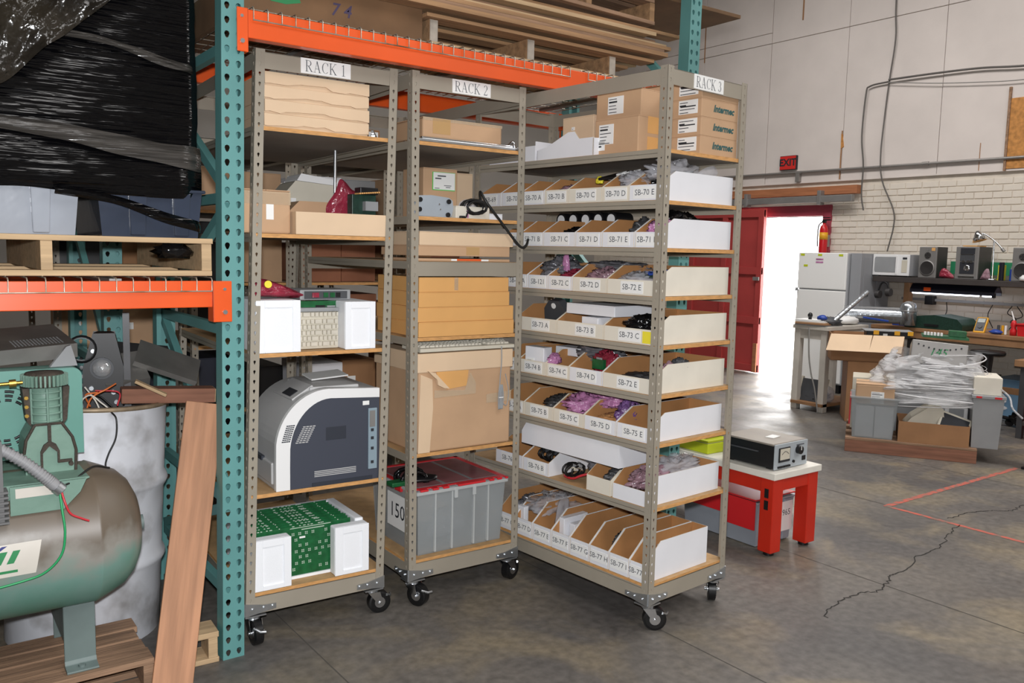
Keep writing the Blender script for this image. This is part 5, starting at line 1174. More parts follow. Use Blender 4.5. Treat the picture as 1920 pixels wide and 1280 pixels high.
pc = sheet('perforated_cover', 'grey perforated metal casing lying on the belt guard', (.18, 3.4, 1.212), (rad(9), rad(-3), .12), (.36, .3), 'sheet_metal', .05)
g = MB()
for i in range(15):
    for j in range(8): g.cyl((.17+i*.011, .03+j*.011, .003), (.17+i*.011, .03+j*.011, .0036), .0032, n=6)
g.build('perforations', 'grey_plastic', pc, kind='stuff')
o = thing('machine_bracket', 'black machine casting with a clear round lamp lens behind the belt guard', 'machine part', (.6, 3.72, .9), (0, 0, -.2))
b = MB(); b.prism([(0, 0), (.14, 0), (.15, .2), (.12, .34), (.04, .34), (.0, .2)], 'y', .0, .1); b.build('casting', 'black_plastic', o, bevel=.015)
MB().blob((.07, -.01, .2), (.037, .025, .037), 1, 0, flat=-2).build('lamp_lens', 'lamp_glass', o); MB().cyl((.07, .0, .2), (.07, -.012, .2), .044, n=20).build('lamp_ring', 'grey_dark', o)
MB().lathe([(.045, 0), (.055, .0), (.055, .03), (.045, .03)], 20, T=Matrix.Translation((.0, .0, .28)) @ Matrix.Rotation(rad(90), 4, 'X')).build('collar', 'black_plastic', o)
for x, z in ((.03, .12), (.11, .1), (.12, .06), (.04, .27)): MB().cyl((x, .0, z), (x, -.012, z), .009, n=8).build('bolt', 'zinc', o)
MB().box(.15, .175, .02, .06, -.03, .42).build('slotted_post', 'sheet_dark', o)
tag(MB().prism([(0, 0), (.09, 0), (.07, .075), (.055, .07)], 'y', 0, .02).build('paper_scrap', 'grey_plastic', None, (.44, 3.37, 1.159), (0, 0, .1)), 'bent grey scrap on top of the belt guard', 'scrap')
# leaning plank
a = Vector((.745, 3.04, 0.0)); bt = Vector((.972, 3.36, .985)); d = (bt-a); L = d.length; d.normalize(); xa = Vector((1, -.1, 0)); xa = (xa-d*xa.dot(d)).normalized(); nn_ = d.cross(xa)
pk = MB().box(-.07, .07, -.01, .01, 0, L).build('plank', 'plank', None, bevel=.003); pk.matrix_world = Matrix(((xa.x, -nn_.x, d.x, a.x), (xa.y, -nn_.y, d.y, a.y), (xa.z, -nn_.z, d.z, a.z), (0, 0, 0, 1)))
tag(pk, 'tall reddish brown plank leaning against the teal upright', 'plank')
# corner of a small pallet behind the plank
o = thing('wood_block', 'broken pallet corner on the floor between plank and upright', 'wood', (.83, 3.19, 0), -.05)
MB().box(0, .13, 0, .12, .1, .122).build('deck_board', 'pallet_wood', o, bevel=.002); MB().box(.01, .05, .02, .12, .02, .1).build('stringer', 'pallet_mid', o, bevel=.002); MB().box(.09, .125, .0, .12, .02, .1).build('stringer', 'pallet_wood', o, bevel=.002); MB().box(0, .13, 0, .12, 0, .02).build('bottom_board', 'pallet_wood', o, bevel=.002)
# ================================================================ red table with instrument
o = thing('low_table', 'low table with white top and bright red legs beside the binned rack', 'table', (3.735, 2.72, 0))
TW, TD, TH = .395, 1.25, .462
MB().box(-.012, TW+.012, -.012, TD, TH-.036, TH).build('top', 'table_top', o, bevel=.003)
for x, y in ((0, 0), (TW-.085, 0), (0, TD-.09), (TW-.085, TD-.09)): lg = MB().box(x, x+.085, y, y+.085, .02, TH-.037).build('leg', 'table_red', o, bevel=.004); MB().cyl((x+.042, y+.042, 0), (x+.042, y+.042, .0205), .028, n=14).build('foot', 'black_plastic', lg)
for b in ((.085, TW-.085, .005, .04), (.085, TW-.085, TD-.05, TD-.01)): MB().box(b[0], b[1], b[2], b[3], TH-.105, TH-.037).build('apron', 'table_red', o)
for b in ((.005, .04), (TW-.04, TW-.005)): MB().box(b[0], b[1], .085, TD-.09, TH-.115, TH-.037).build('apron', 'table_red', o)
for z in (.32, .255): MB().box(-.003, 0, .03, .055, z, z+.05).build('slot', 'black_plastic', o)
o = thing('test_instrument', 'black bench instrument with analogue meter and knob on the red legged table', 'instrument', (3.775, 2.76, TH), .02)
IW, ID, IH = .295, .34, .138
MB().box(.004, IW-.004, .0, ID, .008, IH).build('case', 'instrument_black', o, bevel=.004); MB().box(-.002, IW+.002, .004, ID, IH-.004, IH+.006).build('top_cover', 'instrument_top', o, bevel=.002)
MB().box(0, IW, -.008, .0, .004, IH+.004).build('front_frame', 'meter_face', o, bevel=.002)
m_ = MB().box(.03, .13, -.014, -.008, .042, .122).build('meter', 'black_plastic', o, bevel=.004); MB().box(.038, .122, -.016, -.014, .054, .116).build('dial', 'beige_plastic', m_); MB().tube([(.05+.006*i, -.0175, .085+.016*math.sin(i/10*math.pi)) for i in range(11)], .0012, 4).build('scale', 'ink', m_); MB().box(.038, .122, -.0165, -.014, .047, .056).build('scale_strip', 'ink', m_)
kn = MB().cyl((.205, -.008, .095), (.205, -.03, .095), .023, n=20).build('knob', 'black_plastic', o); MB().box(.203, .207, -.032, -.03, .095, .117).build('pointer', 'paper', kn)
for i in range(8): MB().box(.026+i*.014, .036+i*.014, -.016, -.008, .012, .022).build('push_button', 'black_plastic', o)
MB().cyl((.165, -.008, .035), (.165, -.016, .035), .008, n=12).build('socket', 'black_plastic', o); MB().box(.245, .275, -.012, -.008, .03, .055).build('switch', 'black_plastic', o); MB().box(.19, .26, -.009, -.0078, .118, .124).build('print', 'ink_soft', o)
MB().box(-.003, .003, .1, .32, .085, .092).build('side_groove', 'grey_dark', o)
for x in (.02, IW-.05):
    for y in (.03, ID-.06): MB().box(x, x+.03, y, y+.03, 0, .009).build('foot', 'black_plastic', o)
tag(MB().box(0, .09, 0, .05, 0, .001).build('paper_slip', 'paper', None, (3.9, 2.86, TH+.145), (0, 0, .2)), 'small white slip on top of the black instrument', 'paper')
o = thing('tool_case', 'lime yellow flat case behind the black instrument', 'case', (3.76, 3.2, TH), .0)
MB().box(0, .3, 0, .42, 0, .06).build('base', 'lime', o, bevel=.006); MB().box(0, .3, 0, .42, .064, .078).build('lid', 'lime', o, bevel=.004); MB().box(.006, .294, .006, .414, .058, .066).build('seam', 'beige_plastic', o)
tag(MB().box(0, .22, 0, .3, 0, .04).build('binder', 'black_plastic', None, (3.8, 3.25, TH+.079), (0, 0, .05), bevel=.005), 'black binder lying on the lime yellow case', 'binder')
tag(MB().box(0, .24, 0, .14, 0, .1).build('red_box', 'red_plastic', None, (3.77, 3.66, TH), (0, 0, 0), bevel=.006), 'red plastic box at the far end of the low table', 'box')
o = tote('plastic_tote', 'clear tote with red hanging lid flap stored under the red legged table', 3.79, 4.12, 2.86, 3.4, .004, .26, 'tote_dusty')
MB().prism([(.0, .26), (.5, .26), (.5, .15), (.19, .15), (.19, .1), (.0, .1)], 'x', -.02, -.012).build('lid_flap', 'red_plastic', o, bevel=.003)
MB().box(-.012, .34, 0, .54, .262, .27).build('lid_flap', 'red_plastic', o, bevel=.003)
lb = MB().box(.19, .3, -.0135, -.0115, .06, .23).build('number_card', 'paper', o); text('965', .05, 'ink_soft', lb, (.245, -.0145, .165), FRONT)

# ================================================================ wrapped pallet by the benches
PP = Vector((6.40, 3.985, 0)); ang = math.atan2(-.852, .523)
def pw(a, b, z=0): return (PP.x+.523*a+.852*b, PP.y-.852*a+.523*b, z)     # a along the front, b to the back
o = thing('pallet', 'reddish wooden pallet under the clear wrapped electronics', 'pallet', pw(0, 0), ang)
for y in (0, .26, .52, .78): MB().box(0, .98, y, y+.1, .1, .12).build('deck_board', 'pallet_old', o, bevel=.003)
for y in (0, .42, .82): MB().box(0, .98, y, y+.045, 0, .1).build('stringer', 'timber_red' if y == 0 else 'pallet_old', o, bevel=.003)
tt = thing('plastic_tote', 'clear tote of white cartons on the wrapped pallet', 'tote', pw(.03, .02, .121), ang)
shell((.02, .33, .02, .36), (0, .36, 0, .4), 0, .34, .004).build('body', 'tote_clear', tt); MB().box(-.01, .37, -.01, .41, .33, .345).build('rim', 'tote_clear', tt, bevel=.004); MB().box(-.012, 0, .05, .3, .1, .34).build('red_handle', 'red_plastic', tt)
for i, lb in enumerate(('left', 'right')): carton('flat_box', 'white carton inside the tote of the wrapped pallet, %s one' % lb, (.14, .3, .26), pw(.07+.15*i, .06, .127), ang, 'bin_white')
carton('cardboard_box', 'brown carton bulging out of the tote on the wrapped pallet', (.3, .3, .17), pw(.06, .06, .40), ang, 'kraft', tape=[('t', 0, .12, .3, .06, 'tape_clear')], sticker=[('f', .12, .01, .1, .1)], bevel=.01)
o = thing('box_tray', 'brown cardboard tray at the front of the wrapped pallet', 'box', pw(.4, .01, .121), ang)
for b in ((0, .52, 0, .004), (0, .52, .396, .4)): MB().box(*b, .02, .17).build('side', 'kraft_dark', o)
for b in ((0, .004, .004, .396), (.516, .52, .004, .396)): MB().box(*b, .02, .17).build('side', 'kraft_dark', o)
MB().box(0, .52, 0, .4, 0, .02).build('base', 'kraft_dark', o)
o = thing('desktop_scanner', 'pale grey office machine tipped in the cardboard tray', 'machine', pw(.46, .08, .15), (0, rad(-8), ang))
MB().prism([(0, 0), (.3, 0), (.3, .22), (.2, .24), (.06, .16), (0, .1)], 'y', 0, .28).build('body', 'beige_plastic', o, bevel=.015); MB().box(.04, .26, -.004, 0, .03, .06).build('slot', 'grey_plastic', o)
o = thing('desktop_printer', 'white printer with open windows behind the tipped machine', 'printer', pw(.62, .22, .26), ang)
MB().box(0, .3, 0, .25, 0, .2).build('body', 'white_plastic', o, bevel=.01); MB().box(.02, .13, -.005, 0, .07, .14).build('window', 'grey_plastic', o); MB().box(.16, .27, -.005, 0, .07, .14).build('window', 'grey_plastic', o)
o = thing('display_unit', 'small tilted screen with pale frame at the front of the wrapped pallet', 'monitor', pw(.68, .03, .27), (rad(-32), rad(18), ang))
MB().box(0, .24, 0, .03, 0, .16).build('frame', 'beige_plastic', o, bevel=.01); MB().box(.02, .22, -.002, 0, .02, .14).build('screen', 'ink', o)
o = thing('plastic_bin', 'tall grey bin at the right end of the wrapped pallet', 'bin', pw(.93, .05, .121), ang)
shell((.01, .2, .01, .4), (0, .22, 0, .42), 0, .42, .005).build('body', 'grey_plastic', o); MB().box(-.012, .232, -.012, .432, .4, .425).build('rim', 'grey_plastic', o, bevel=.004); MB().box(.02, .06, -.016, -.01, .405, .42).build('red_tab', 'red_plastic', o); MB().box(.15, .2, -.016, -.01, .405, .42).build('red_tab', 'red_plastic', o)
carton('cardboard_box', 'pale carton on the grey bin at the right of the wrapped pallet', (.2, .36, .14), pw(.93, .08, .547), ang, 'bin_cream')
carton('cardboard_box', 'tall grey carton at the core of the wrapped pallet', (.5, .4, .55), pw(.38, .48, .121), ang, 'grey_plastic')
carton('cardboard_box', 'grey carton at the rear left of the wrapped pallet', (.34, .36, .45), pw(.03, .45, .121), ang, 'beige_plastic')
o = thing('stretch_wrap', 'crumpled shiny clear stretch wrap around the pallet of electronics', 'plastic wrap', pw(0, 0), ang)
def domefn(u, v):
    t = 2*math.pi*u; z = .42+.4*v; k = 1.06-.46*v**1.5; n_ = noise.noise(Vector((math.cos(t)*2.4, math.sin(t)*2.4, z*7)))*.12+noise.noise(Vector((math.cos(t)*5, math.sin(t)*5, z*26+t)))*.05
    ex = .72
    cx, cy = math.cos(t), math.sin(t); cx = math.copysign(abs(cx)**ex, cx); cy = math.copysign(abs(cy)**ex, cy)
    return (.66+(.48*k+n_)*cx, .45+(.4*k+n_)*cy, z+.03*math.sin(t*3))
MB().grid(domefn, 90, 34, 0, None, True, True).build('wrap', 'wrap_clear', o)
for i in range(26):
    t0 = -2.8+.05*i; P = [(.66+(.46+.02*(i % 4)-.006*i)*math.copysign(abs(math.cos(t))**.72, math.cos(t)), .45+(.4+.02*(i % 3)-.006*i)*math.copysign(abs(math.sin(t))**.72, math.sin(t)), .46+i*.0125+.07*math.sin(t*.9+i*.6)*(1 if i % 2 else -.6)) for t in [t0+.09*k for k in range(26)]]
    MB().tube(P, .0022+.0018*(i % 3), 5).build('wrap_rope', 'wrap_strand', o)
MB().tube(line([(1.1, .1, .62), (1.18, .05, .55), (1.2, 0, .47), (1.27, -.03, .4)], 6), .008, 5).build('wrap_tail', 'wrap_clear', o)
o = thing('rack_chassis', 'pale grey metal chassis with green scrawl on top of the wrapped pallet', 'chassis', pw(.46, .2, .76), (rad(-18), rad(4), ang))
MB().box(0, .42, 0, .2, 0, .2).build('case', 'steel_grey', o, bevel=.006); text('145', .09, 'ink_green', o, (.2, -.002, .11), FRONT, shear=.3)
g = MB()
for i in range(9): g.cyl((.05+i*.04, 0, .165-.03*math.sin(i/8*math.pi)+.0), (.05+i*.04, -.004, .165-.03*math.sin(i/8*math.pi)), .007, n=8)
g.build('holes', 'ink', o)
o = thing('circuit_board', 'green circuit boards with pale connectors topping the wrapped pallet', 'circuit board', pw(.55, .34, .965), (0, .04, ang))
MB().box(0, .35, 0, .2, 0, .02).build('board', 'pcb', o); g = MB()
for i in range(6): g.box(.01+i*.025, .026+i*.025, -.005, .03, .02, .045)
g.build('connectors', 'paper', o); MB().box(.2, .33, .02, .12, .02, .07).build('shield', 'pcb', o, bevel=.004)
carton('cardboard_box', 'plain carton under the open flapped carton behind the wrapped pallet', (.6, .45, .6), (7.58, 4.74, 0), -.9, 'kraft_dark')
o = thing('open_carton', 'open brown carton with front flaps folded down behind the wrapped pallet', 'box', (7.5, 4.88, .602), -.9)
OW, OD, OH = .66, .42, .26
for b in ((0, OW, 0, .005), (0, OW, OD-.005, OD)): MB().box(*b, 0, OH).build('side', 'kraft_dark', o)
for b in ((0, .005, .005, OD-.005), (OW-.005, OW, .005, OD-.005)): MB().box(*b, 0, OH).build('side', 'kraft_dark', o)
MB().box(0, OW, 0, OD, -.001, .004).build('bottom', 'kraft_dark', o)
for a, b, sk in ((-.01, .37, .05), (.38, OW+.0, .05)):
    f_ = MB(); f_.add([(a, -.005, OH), (b, -.005, OH), (b-.04, -.13, OH-.15), (a-.05, -.13, OH-.15), (a, -.001, OH+.003), (b, -.001, OH+.003), (b-.04, -.127, OH-.147), (a-.05, -.127, OH-.147)], [(0, 1, 2, 3)[::-1], (4, 5, 6, 7), (0, 4, 5, 1)[::-1], (2, 6, 7, 3)[::-1], (1, 5, 6, 2)[::-1], (3, 7, 4, 0)[::-1]]); f_.build('flap', 'kraft_pale', o)
o = thing('tool_tray', 'black tool tray with yellow clips resting in the open carton', 'tray', (7.76, 4.67, .84), -.9)
MB().box(0, .4, 0, .2, 0, .06).build('tray', 'black_plastic', o, bevel=.004); MB().box(-.02, .42, -.02, .22, .06, .07).build('lid', 'grey_plastic', o, bevel=.003)
for x in (.06, .25, .37): MB().box(x, x+.05, -.022, -.018, .03, .07).build('clip', 'meter_yellow', o)
MB().box(.15, .19, -.004, 0, .005, .04).build('sticker', 'paper', o)

# ================================================================ pale table, fridge, lockers
o = thing('work_table', 'pale wooden work table in front of the fridge', 'table', (7.74, 5.09, 0))
MB().box(0, .75, 0, .42, .86, .9).build('top', 'dirty_white', o, bevel=.003); MB().box(.03, .72, .03, .39, .76, .86).build('apron', 'dirty_white', o)
for x, y in ((0.02, .34), (.02, .02), (.66, .34), (.66, .02)): MB().box(x, x+.075, y, y+.07, 0, .86).build('leg', 'dirty_white', o, bevel=.004)
MB().box(.0, .7, .02, .4, .06, .09).build('lower_board', 'bench_wood', o)
o = thing('fridge', 'white two door fridge beside the bright doorway', 'fridge', (9.03, 5.745, .1))
MB().box(.03, .68, 0, .655, 0, 1.57).build('cabinet', 'fridge_side', o, bevel=.01)
MB().box(0, .028, 0, .655, 1.135, 1.57).build('freezer_door', 'fridge_white', o, bevel=.008); dl = MB().box(0, .028, 0, .655, .02, 1.12).build('fridge_door', 'fridge_white', o, bevel=.008)
for y, z in ((.05, 1.53), (.57, 1.53), (.33, 1.53), (.52, 1.4)): MB().box(-.002, 0, y, y+.055, z, z+.025).build('yellow_sticker', 'lime', o)
for i, z in enumerate((1.48, 1.445)): MB().box(-.002, 0, .31, .41, z, z+.02).build('red_sticker', 'pink_bag', o)
MB().box(-.03, 0, .635, .66, 1.1, 1.14).build('handle', 'grey_plastic', o)
MB().box(.03, .66, .02, .63, -.1, 0).build('plinth', 'black_plastic', o)
o = thing('metal_locker', 'grey metal locker with black latch beside the fridge', 'locker', (9.1, 5.60, 0))
MB().box(0, .62, 0, .135, 0, 1.67).build('body', 'locker', o, bevel=.004); MB().box(.06, .32, -.005, 0, .05, 1.63).build('door', 'locker', o, bevel=.003); MB().box(.34, .6, -.005, 0, .05, 1.63).build('door', 'locker', o, bevel=.003); MB().box(.1, .15, -.02, -.005, 1.17, 1.23).build('latch', 'black_plastic', o, bevel=.004)
# things on the table
o = thing('paper_stack', 'messy stack of papers and boards on the pale table', 'paper', (7.77, 5.12, .901), .05)
for i in range(5): MB().box(-.03+.01*i, .3-.01*i, .0+.012*i, .36, i*.012, i*.012+.01).build('sheet', ['lead_grey', 'kraft_dark', 'kraft', 'paper', 'paper'][i], o, rot=(0, 0, .03*i))
o = thing('duct_tube', 'long silver tube leaning diagonally over the pale table', 'tube', (7.9, 5.15, .94))
MB().cyl((0, 0, 0), (.42, -.12, .32), .026, n=16).build('tube', 'duct', o); MB().cyl((-.02, .005, -.015), (.02, -.005, .015), .03, n=12).build('end_cap', 'grey_dark', o)
o = thing('duct_pipe', 'fat silver duct lying on the bench behind the pale table', 'duct', (8.5, 5.4, 1.0))
MB().cyl((0, 0, 0), (.35, -.48, 0), .09, n=28).build('duct', 'duct', o); MB().cyl((.342, -.47, 0), (.352, -.483, 0), .093, n=28).build('rim', 'steel_grey', o)
o = thing('duct_elbow', 'upright silver canister at the end of the fat duct', 'canister', (8.85, 4.86, .905))
MB().lathe([(0, 0), (.085, 0), (.085, .19), (.07, .23), (.03, .255), (0, .26)], 24).build('shell', 'duct', o); MB().lathe([(.087, .15), (.09, .15), (.09, .16), (.087, .16)], 24).build('band', 'steel_grey', o)
o = thing('hand_tool', 'small black gun shaped tool standing on the pale table', 'tool', (7.82, 5.36, .903))
MB().blob((0, 0, .1), (.025, .025, .03), 2, .1, flat=-2).build('head', 'black_plastic', o); MB().box(-.012, .012, -.015, .015, .02, .09).build('handle', 'black_plastic', o, bevel=.004); MB().box(-.03, .03, -.05, .05, 0, .025).build('base', 'white_plastic', o, bevel=.004)
lumpw = lambda name, label, mat, loc, r, sd, cat: tag(MB().blob((0, 0, 0), r, sd, .4, 2.6).build(name, mat, None, loc), label, cat)
lumpw('blue_plug', 'small blue part on the papers of the pale table', 'blue_can', (7.8, 5.2, .985), (.04, .05, .03), 2, 'part')
lumpw('tool_heap', 'heap of dark tools beside the silver tube', 'grey_dark', (7.95, 5.2, .945), (.12, .1, .05), 3, 'tools')
lumpw('rag', 'crumpled pale rag behind the open carton', 'paper', (8.3, 5.25, .94), (.16, .12, .05), 4, 'cloth')
tag(MB().box(0, .02, 0, .26, 0, .02).build('blue_strip', 'blue_can', None, (8.45, 4.85, .95), (.1, 0, .3), bevel=.003), 'blue strip lying among the clutter before the duct', 'strip')
ob = MB().tube(line([(7.725, 5.3, .88), (7.72, 5.28, .6), (7.72, 5.24, .4), (7.72, 5.19, .25), (7.71, 5.13, .012)], 8), .008, 6).build('power_cord', 'cable_grey'); tag(ob, 'grey cord hanging down in front of the fridge', 'cord')
# clutter below the pale table
o = thing('picture_frame', 'dark framed board leaning under the pale table', 'board', (7.82, 5.17, .092), (0, rad(18), 0)); MB().box(0, .02, 0, .28, 0, .24).build('board', 'grey_dark', o); MB().box(-.004, .024, -.02, 0, 0, .26).build('frame_side', 'beige_plastic', o); MB().box(-.004, .024, .28, .3, 0, .26).build('frame_side', 'beige_plastic', o)
lumpw('parts_heap', 'heap of mixed scrap parts on the lower board of the pale table', 'sheet_dark', (7.98, 5.32, .14), (.14, .12, .06), 6, 'scrap')
bag('parts_bag', 'clear crumpled bag under the pale table by its right leg', 'clear_bag', [(0, 0), (.2, 0), (.22, .12), (.1, .18), (.0, .1)], .06, loc=(7.79, 5.19, .095), rot=-.2)
tag(MB().cyl((0, 0, 0), (0, 0, .42), .045, n=16).build('cardboard_tube', 'steel_grey', None, (8.55, 5.2, .0)), 'grey upright tube under the pale table', 'tube')

# ================================================================ wall bench with shelf
o = thing('wall_shelf', 'long dark shelf above the workbench holding the microwave and stereo', 'shelf', (9.3, 2.8, 0))
MB().box(0, .43, 0, 2.77, 1.35, 1.41).build('board', 'bench_dark', o, bevel=.004)
for y in (.3, 2.42): MB().box(.2, .28, y, y+.07, .91, 1.35).build('support_post', 'bench_wood', o, bevel=.003)
MB().box(.36, .4, 0, 2.6, 1.14, 1.17).build('power_strip_rail', 'steel_grey', o); MB().box(.32, .4, 2.2, 2.3, 1.1, 1.2).build('outlet_box', 'black_plastic', o, bevel=.004); MB().box(.32, .4, 1.05, 1.15, 1.1, 1.22).build('outlet_box', 'black_plastic', o, bevel=.004)
for y, pts in ((2.05, [(0, 0, 0), (.02, .0, -.1), (0, .02, -.2), (.03, 0, -.26)]), (1.55, [(0, 0, 0), (.02, .05, -.12), (0, -.02, -.25)]), (1.35, [(0, 0, 0), (.0, .04, -.08), (.0, -.05, -.14), (.02, .02, -.25)]), (1.3, [(0, 0, 0), (0, -.06, -.1), (0, .05, -.16), (0, 0, -.25)])):
    MB().tube(line([(.33+a, y+b, 1.14+c_) for a, b, c_ in pts], 6), .005, 5).build('hanging_lead', 'wire_black', o)
o = thing('workbench', 'wooden workbench along the brick wall under the dark shelf', 'workbench', (8.88, 2.8, 0))
MB().box(0, .84, 0, 2.5, .84, .88).build('top', 'bench_wood', o, bevel=.004); MB().box(.01, .05, .0, 2.5, .77, .84).build('apron', 'bench_wood', o); MB().box(.78, .84, 0, 2.5, .88, .96).build('backboard', 'bench_pale', o)
for x, y in ((.02, .35), (.02, 2.4), (.74, .35), (.74, 2.4)): MB().box(x, x+.06, y, y+.07, 0, .84).build('leg', 'bench_dark', o)
MB().box(.05, .09, .4, 2.4, .3, .36).build('foot_rail', 'bench_wood', o)
o = thing('microwave', 'white microwave oven at the end of the dark shelf', 'microwave', (9.32, 5.145, 1.411))
MB().box(.01, .36, 0, .445, .01, .255).build('case', 'fridge_side', o, bevel=.006); f_ = MB().box(0, .012, 0, .445, .012, .253).build('front', 'white_plastic', o, bevel=.006)
MB().prism([(.165, .05), (.41, .05), (.42, .07), (.42, .21), (.41, .225), (.165, .225)], 'x', -.004, 0).build('window', 'grey_plastic', f_); MB().box(-.004, 0, .03, .08, .2, .222).build('display', 'ink', f_); MB().box(-.003, 0, .025, .09, .05, .19).build('keypad', 'beige_plastic', f_); MB().box(-.016, 0, .145, .155, .03, .235).build('handle', 'white_plastic', f_)
for y in (.04, .38): MB().cyl((.05, y, 0), (.05, y, .012), .015, n=10).build('foot', 'black_plastic', o)
def speaker(label, y):
    o = thing('speaker', label, 'speaker', (9.36, y, 1.411)); MB().box(.02, .24, 0, .2, 0, .345).build('cabinet', 'speaker_dark', o, bevel=.006); f_ = MB().box(0, .022, 0, .2, 0, .345).build('baffle', 'speaker_grey', o, bevel=.006)
    MB().lathe([(.075, 0), (.085, .004), (.085, .012), (.075, .014)], 28, T=Matrix.Translation((.004, .1, .11)) @ Matrix.Rotation(rad(-90), 4, 'Y')).build('ring', 'steel_grey', f_); MB().lathe([(0, .0), (.03, .003), (.076, .009)], 28, T=Matrix.Translation((0, .1, .11)) @ Matrix.Rotation(rad(-90), 4, 'Y')).build('cone', 'speaker_cone', f_)
    MB().cyl((-.006, .1, .25), (.001, .1, .25), .035, n=20).build('tweeter', 'speaker_cone', f_); g = MB()
    for a in (45, 135, 225, 315): g.cyl((-.009, .1+.025*math.cos(rad(a)), .25+.025*math.sin(rad(a))), (-.005, .1+.025*math.cos(rad(a)), .25+.025*math.sin(rad(a))), .009, n=8)
    g.build('tweeter_pads', 'chrome', f_); MB().cyl((-.003, .1, .315), (.0, .1, .315), .016, n=14).build('badge', 'steel_grey', f_); MB().box(-.002, 0, .02, .06, .3, .335).build('sticker', 'kraft_gold', f_)
speaker('grey loudspeaker between the microwave and the stereo', 4.86); speaker('grey loudspeaker at the right edge of the picture', 3.87)
o = thing('stereo', 'grey stereo tower with dark disc and tape decks under the desk lamp', 'stereo', (9.36, 4.41, 1.411)); MB().box(.02, .3, 0, .24, 0, .35).build('cabinet', 'speaker_dark', o, bevel=.006); f_ = MB().box(0, .022, 0, .24, 0, .35).build('front', 'speaker_grey', o, bevel=.006)
MB().box(-.004, 0, .04, .19, .27, .335).build('disc_tray', 'ink', f_); MB().box(-.005, 0, .04, .19, .195, .262).build('display', 'grey_dark', f_); MB().box(-.004, 0, .04, .19, .06, .185).build('tape_deck', 'ink', f_); MB().box(-.007, 0, .045, .185, .262, .27).build('bright_trim', 'chrome', f_)
for y in (.07, .1, .15): MB().cyl((-.012, y, .19), (0, y, .19), .016, n=12).build('button', 'chrome', f_)
MB().blob((-.002, .115, .12), (.01, .035, .035), 1, .2, flat=-2).build('volume_knob', 'chrome', f_); MB().box(-.006, 0, .03, .2, .02, .035).build('bright_trim', 'chrome', f_)
tag(MB().box(0, .2, 0, .15, 0, .012).build('paper_pad', 'kraft_gold', None, (9.4, 4.45, 1.763)), 'yellow paper pad lying on top of the stereo', 'paper')
o = thing('desk_lamp', 'silver desk lamp with conical shade reaching over the stereo', 'lamp', (9.46, 4.3, 1.411))
MB().lathe([(0, 0), (.07, 0), (.07, .012), (.02, .02), (0, .022)], 20).build('base', 'chrome', o); MB().cyl((0, 0, .02), (0, .01, .42), .009, n=10).build('pole', 'chrome', o); MB().tube(line([(0, -.09, .32), (0, 0, .41), (0, .1, .48), (0, .17, .5)], 6), .008, 8).build('arm', 'chrome', o); MB().cyl((0, -.1, .305), (0, -.075, .335), .016, n=12).build('counterweight', 'steel_grey', o)
MB().lathe([(.018, 0), (.03, -.01), (.075, -.11), (.072, -.11), (.026, -.012)], 24, T=Matrix.Translation((0, .19, .52)) @ Matrix.Rotation(rad(-18), 4, 'X')).build('shade', 'chrome', o)
o = thing('spray_can', 'blue spray can at the right of the stereo', 'can', (9.42, 4.08, 1.411)); MB().cyl((0, 0, 0), (0, 0, .12), .03, n=16).build('body', 'blue_can', o); MB().cyl((0, 0, .12), (0, 0, .15), .022, .016, n=14).build('cap', 'grey_plastic', o)
tag(MB().box(0, .05, 0, .035, 0, .19).build('upright_box', 'hood_dark', None, (9.36, 4.16, 1.411), bevel=.003), 'narrow black box standing between the lamp and the blue can', 'box')
tag(MB().box(0, .12, 0, .03, 0, .16).build('upright_box', 'yellow', None, (9.42, 4.2, 1.411), bevel=.003), 'narrow yellow box standing beside the black box on the shelf', 'box')
bag('antistatic_bag', 'pink bag lying between the loudspeaker and the stereo', 'red_bag', [(0, 0), (.16, -.01), (.13, .05), (.05, .1), (.01, .06)], .03, loc=(9.36, 4.82, 1.425), rot=-math.pi/2)
bag('antistatic_bag', 'mauve bag leaning against the right side of the stereo', 'mauve_bag', [(0, 0), (.1, 0), (.09, .1), (.05, .1)], .02, loc=(9.4, 4.4, 1.42), rot=-math.pi/2)
lumpw('paper_wad', 'crumpled white paper beside the right loudspeaker', 'paper', (9.33, 3.9, 1.44), (.05, .07, .04), 5, 'paper')
tag(MB().box(0, .01, 0, .75, 0, .14).build('green_board', 'green_strip', None, (9.66, 4.1, 1.46)), 'long green board behind the stereo on the dark shelf', 'board')
o = thing('fluorescent_light', 'black hooded fluorescent lamp hanging under the dark shelf', 'lamp', (9.36, 4.22, 1.245))
MB().prism([(0, 0), (.0, .04), (.05, .1), (.12, .1), (.17, .04), (.17, 0), (.16, 0), (.16, .03), (.115, .085), (.055, .085), (.01, .03), (.01, 0)], 'y', 0, .92).build('hood', 'hood_dark', o)
MB().cyl((.03, .17, .0), (.03, .9, .0), .016, n=14).build('tube', 'tube_light', o); MB().cyl((.03, .03, .0), (.03, .13, .0), .016, n=14).build('tube', 'tube_light', o); MB().box(.01, .05, .005, .03, -.02, .03).build('socket', 'black_plastic', o)
MB().box(-.002, .0, .68, .76, .02, .06).build('orange_mark', 'orange', o, rot=(0, .0, 0)); MB().tube([(.08, .25, .1), (.08, .25, .103)], .004, 5).build('hanger', 'zinc', o)
o = thing('headphones', 'dark headphones hanging under the end of the dark shelf', 'headphones', (9.3, 5.42, 1.2)); MB().cyl((0, .04, 0), (.0, .09, 0), .045, n=18).build('ear_cup', 'speaker_dark', o); MB().cyl((0, -.09, 0.03), (0, -.04, .03), .045, n=18).build('ear_cup', 'speaker_dark', o); MB().tube(line([(0, .065, .04), (0, .03, .13), (0, -.03, .135), (0, -.065, .06)], 6), .01, 6).build('band', 'black_plastic', o)
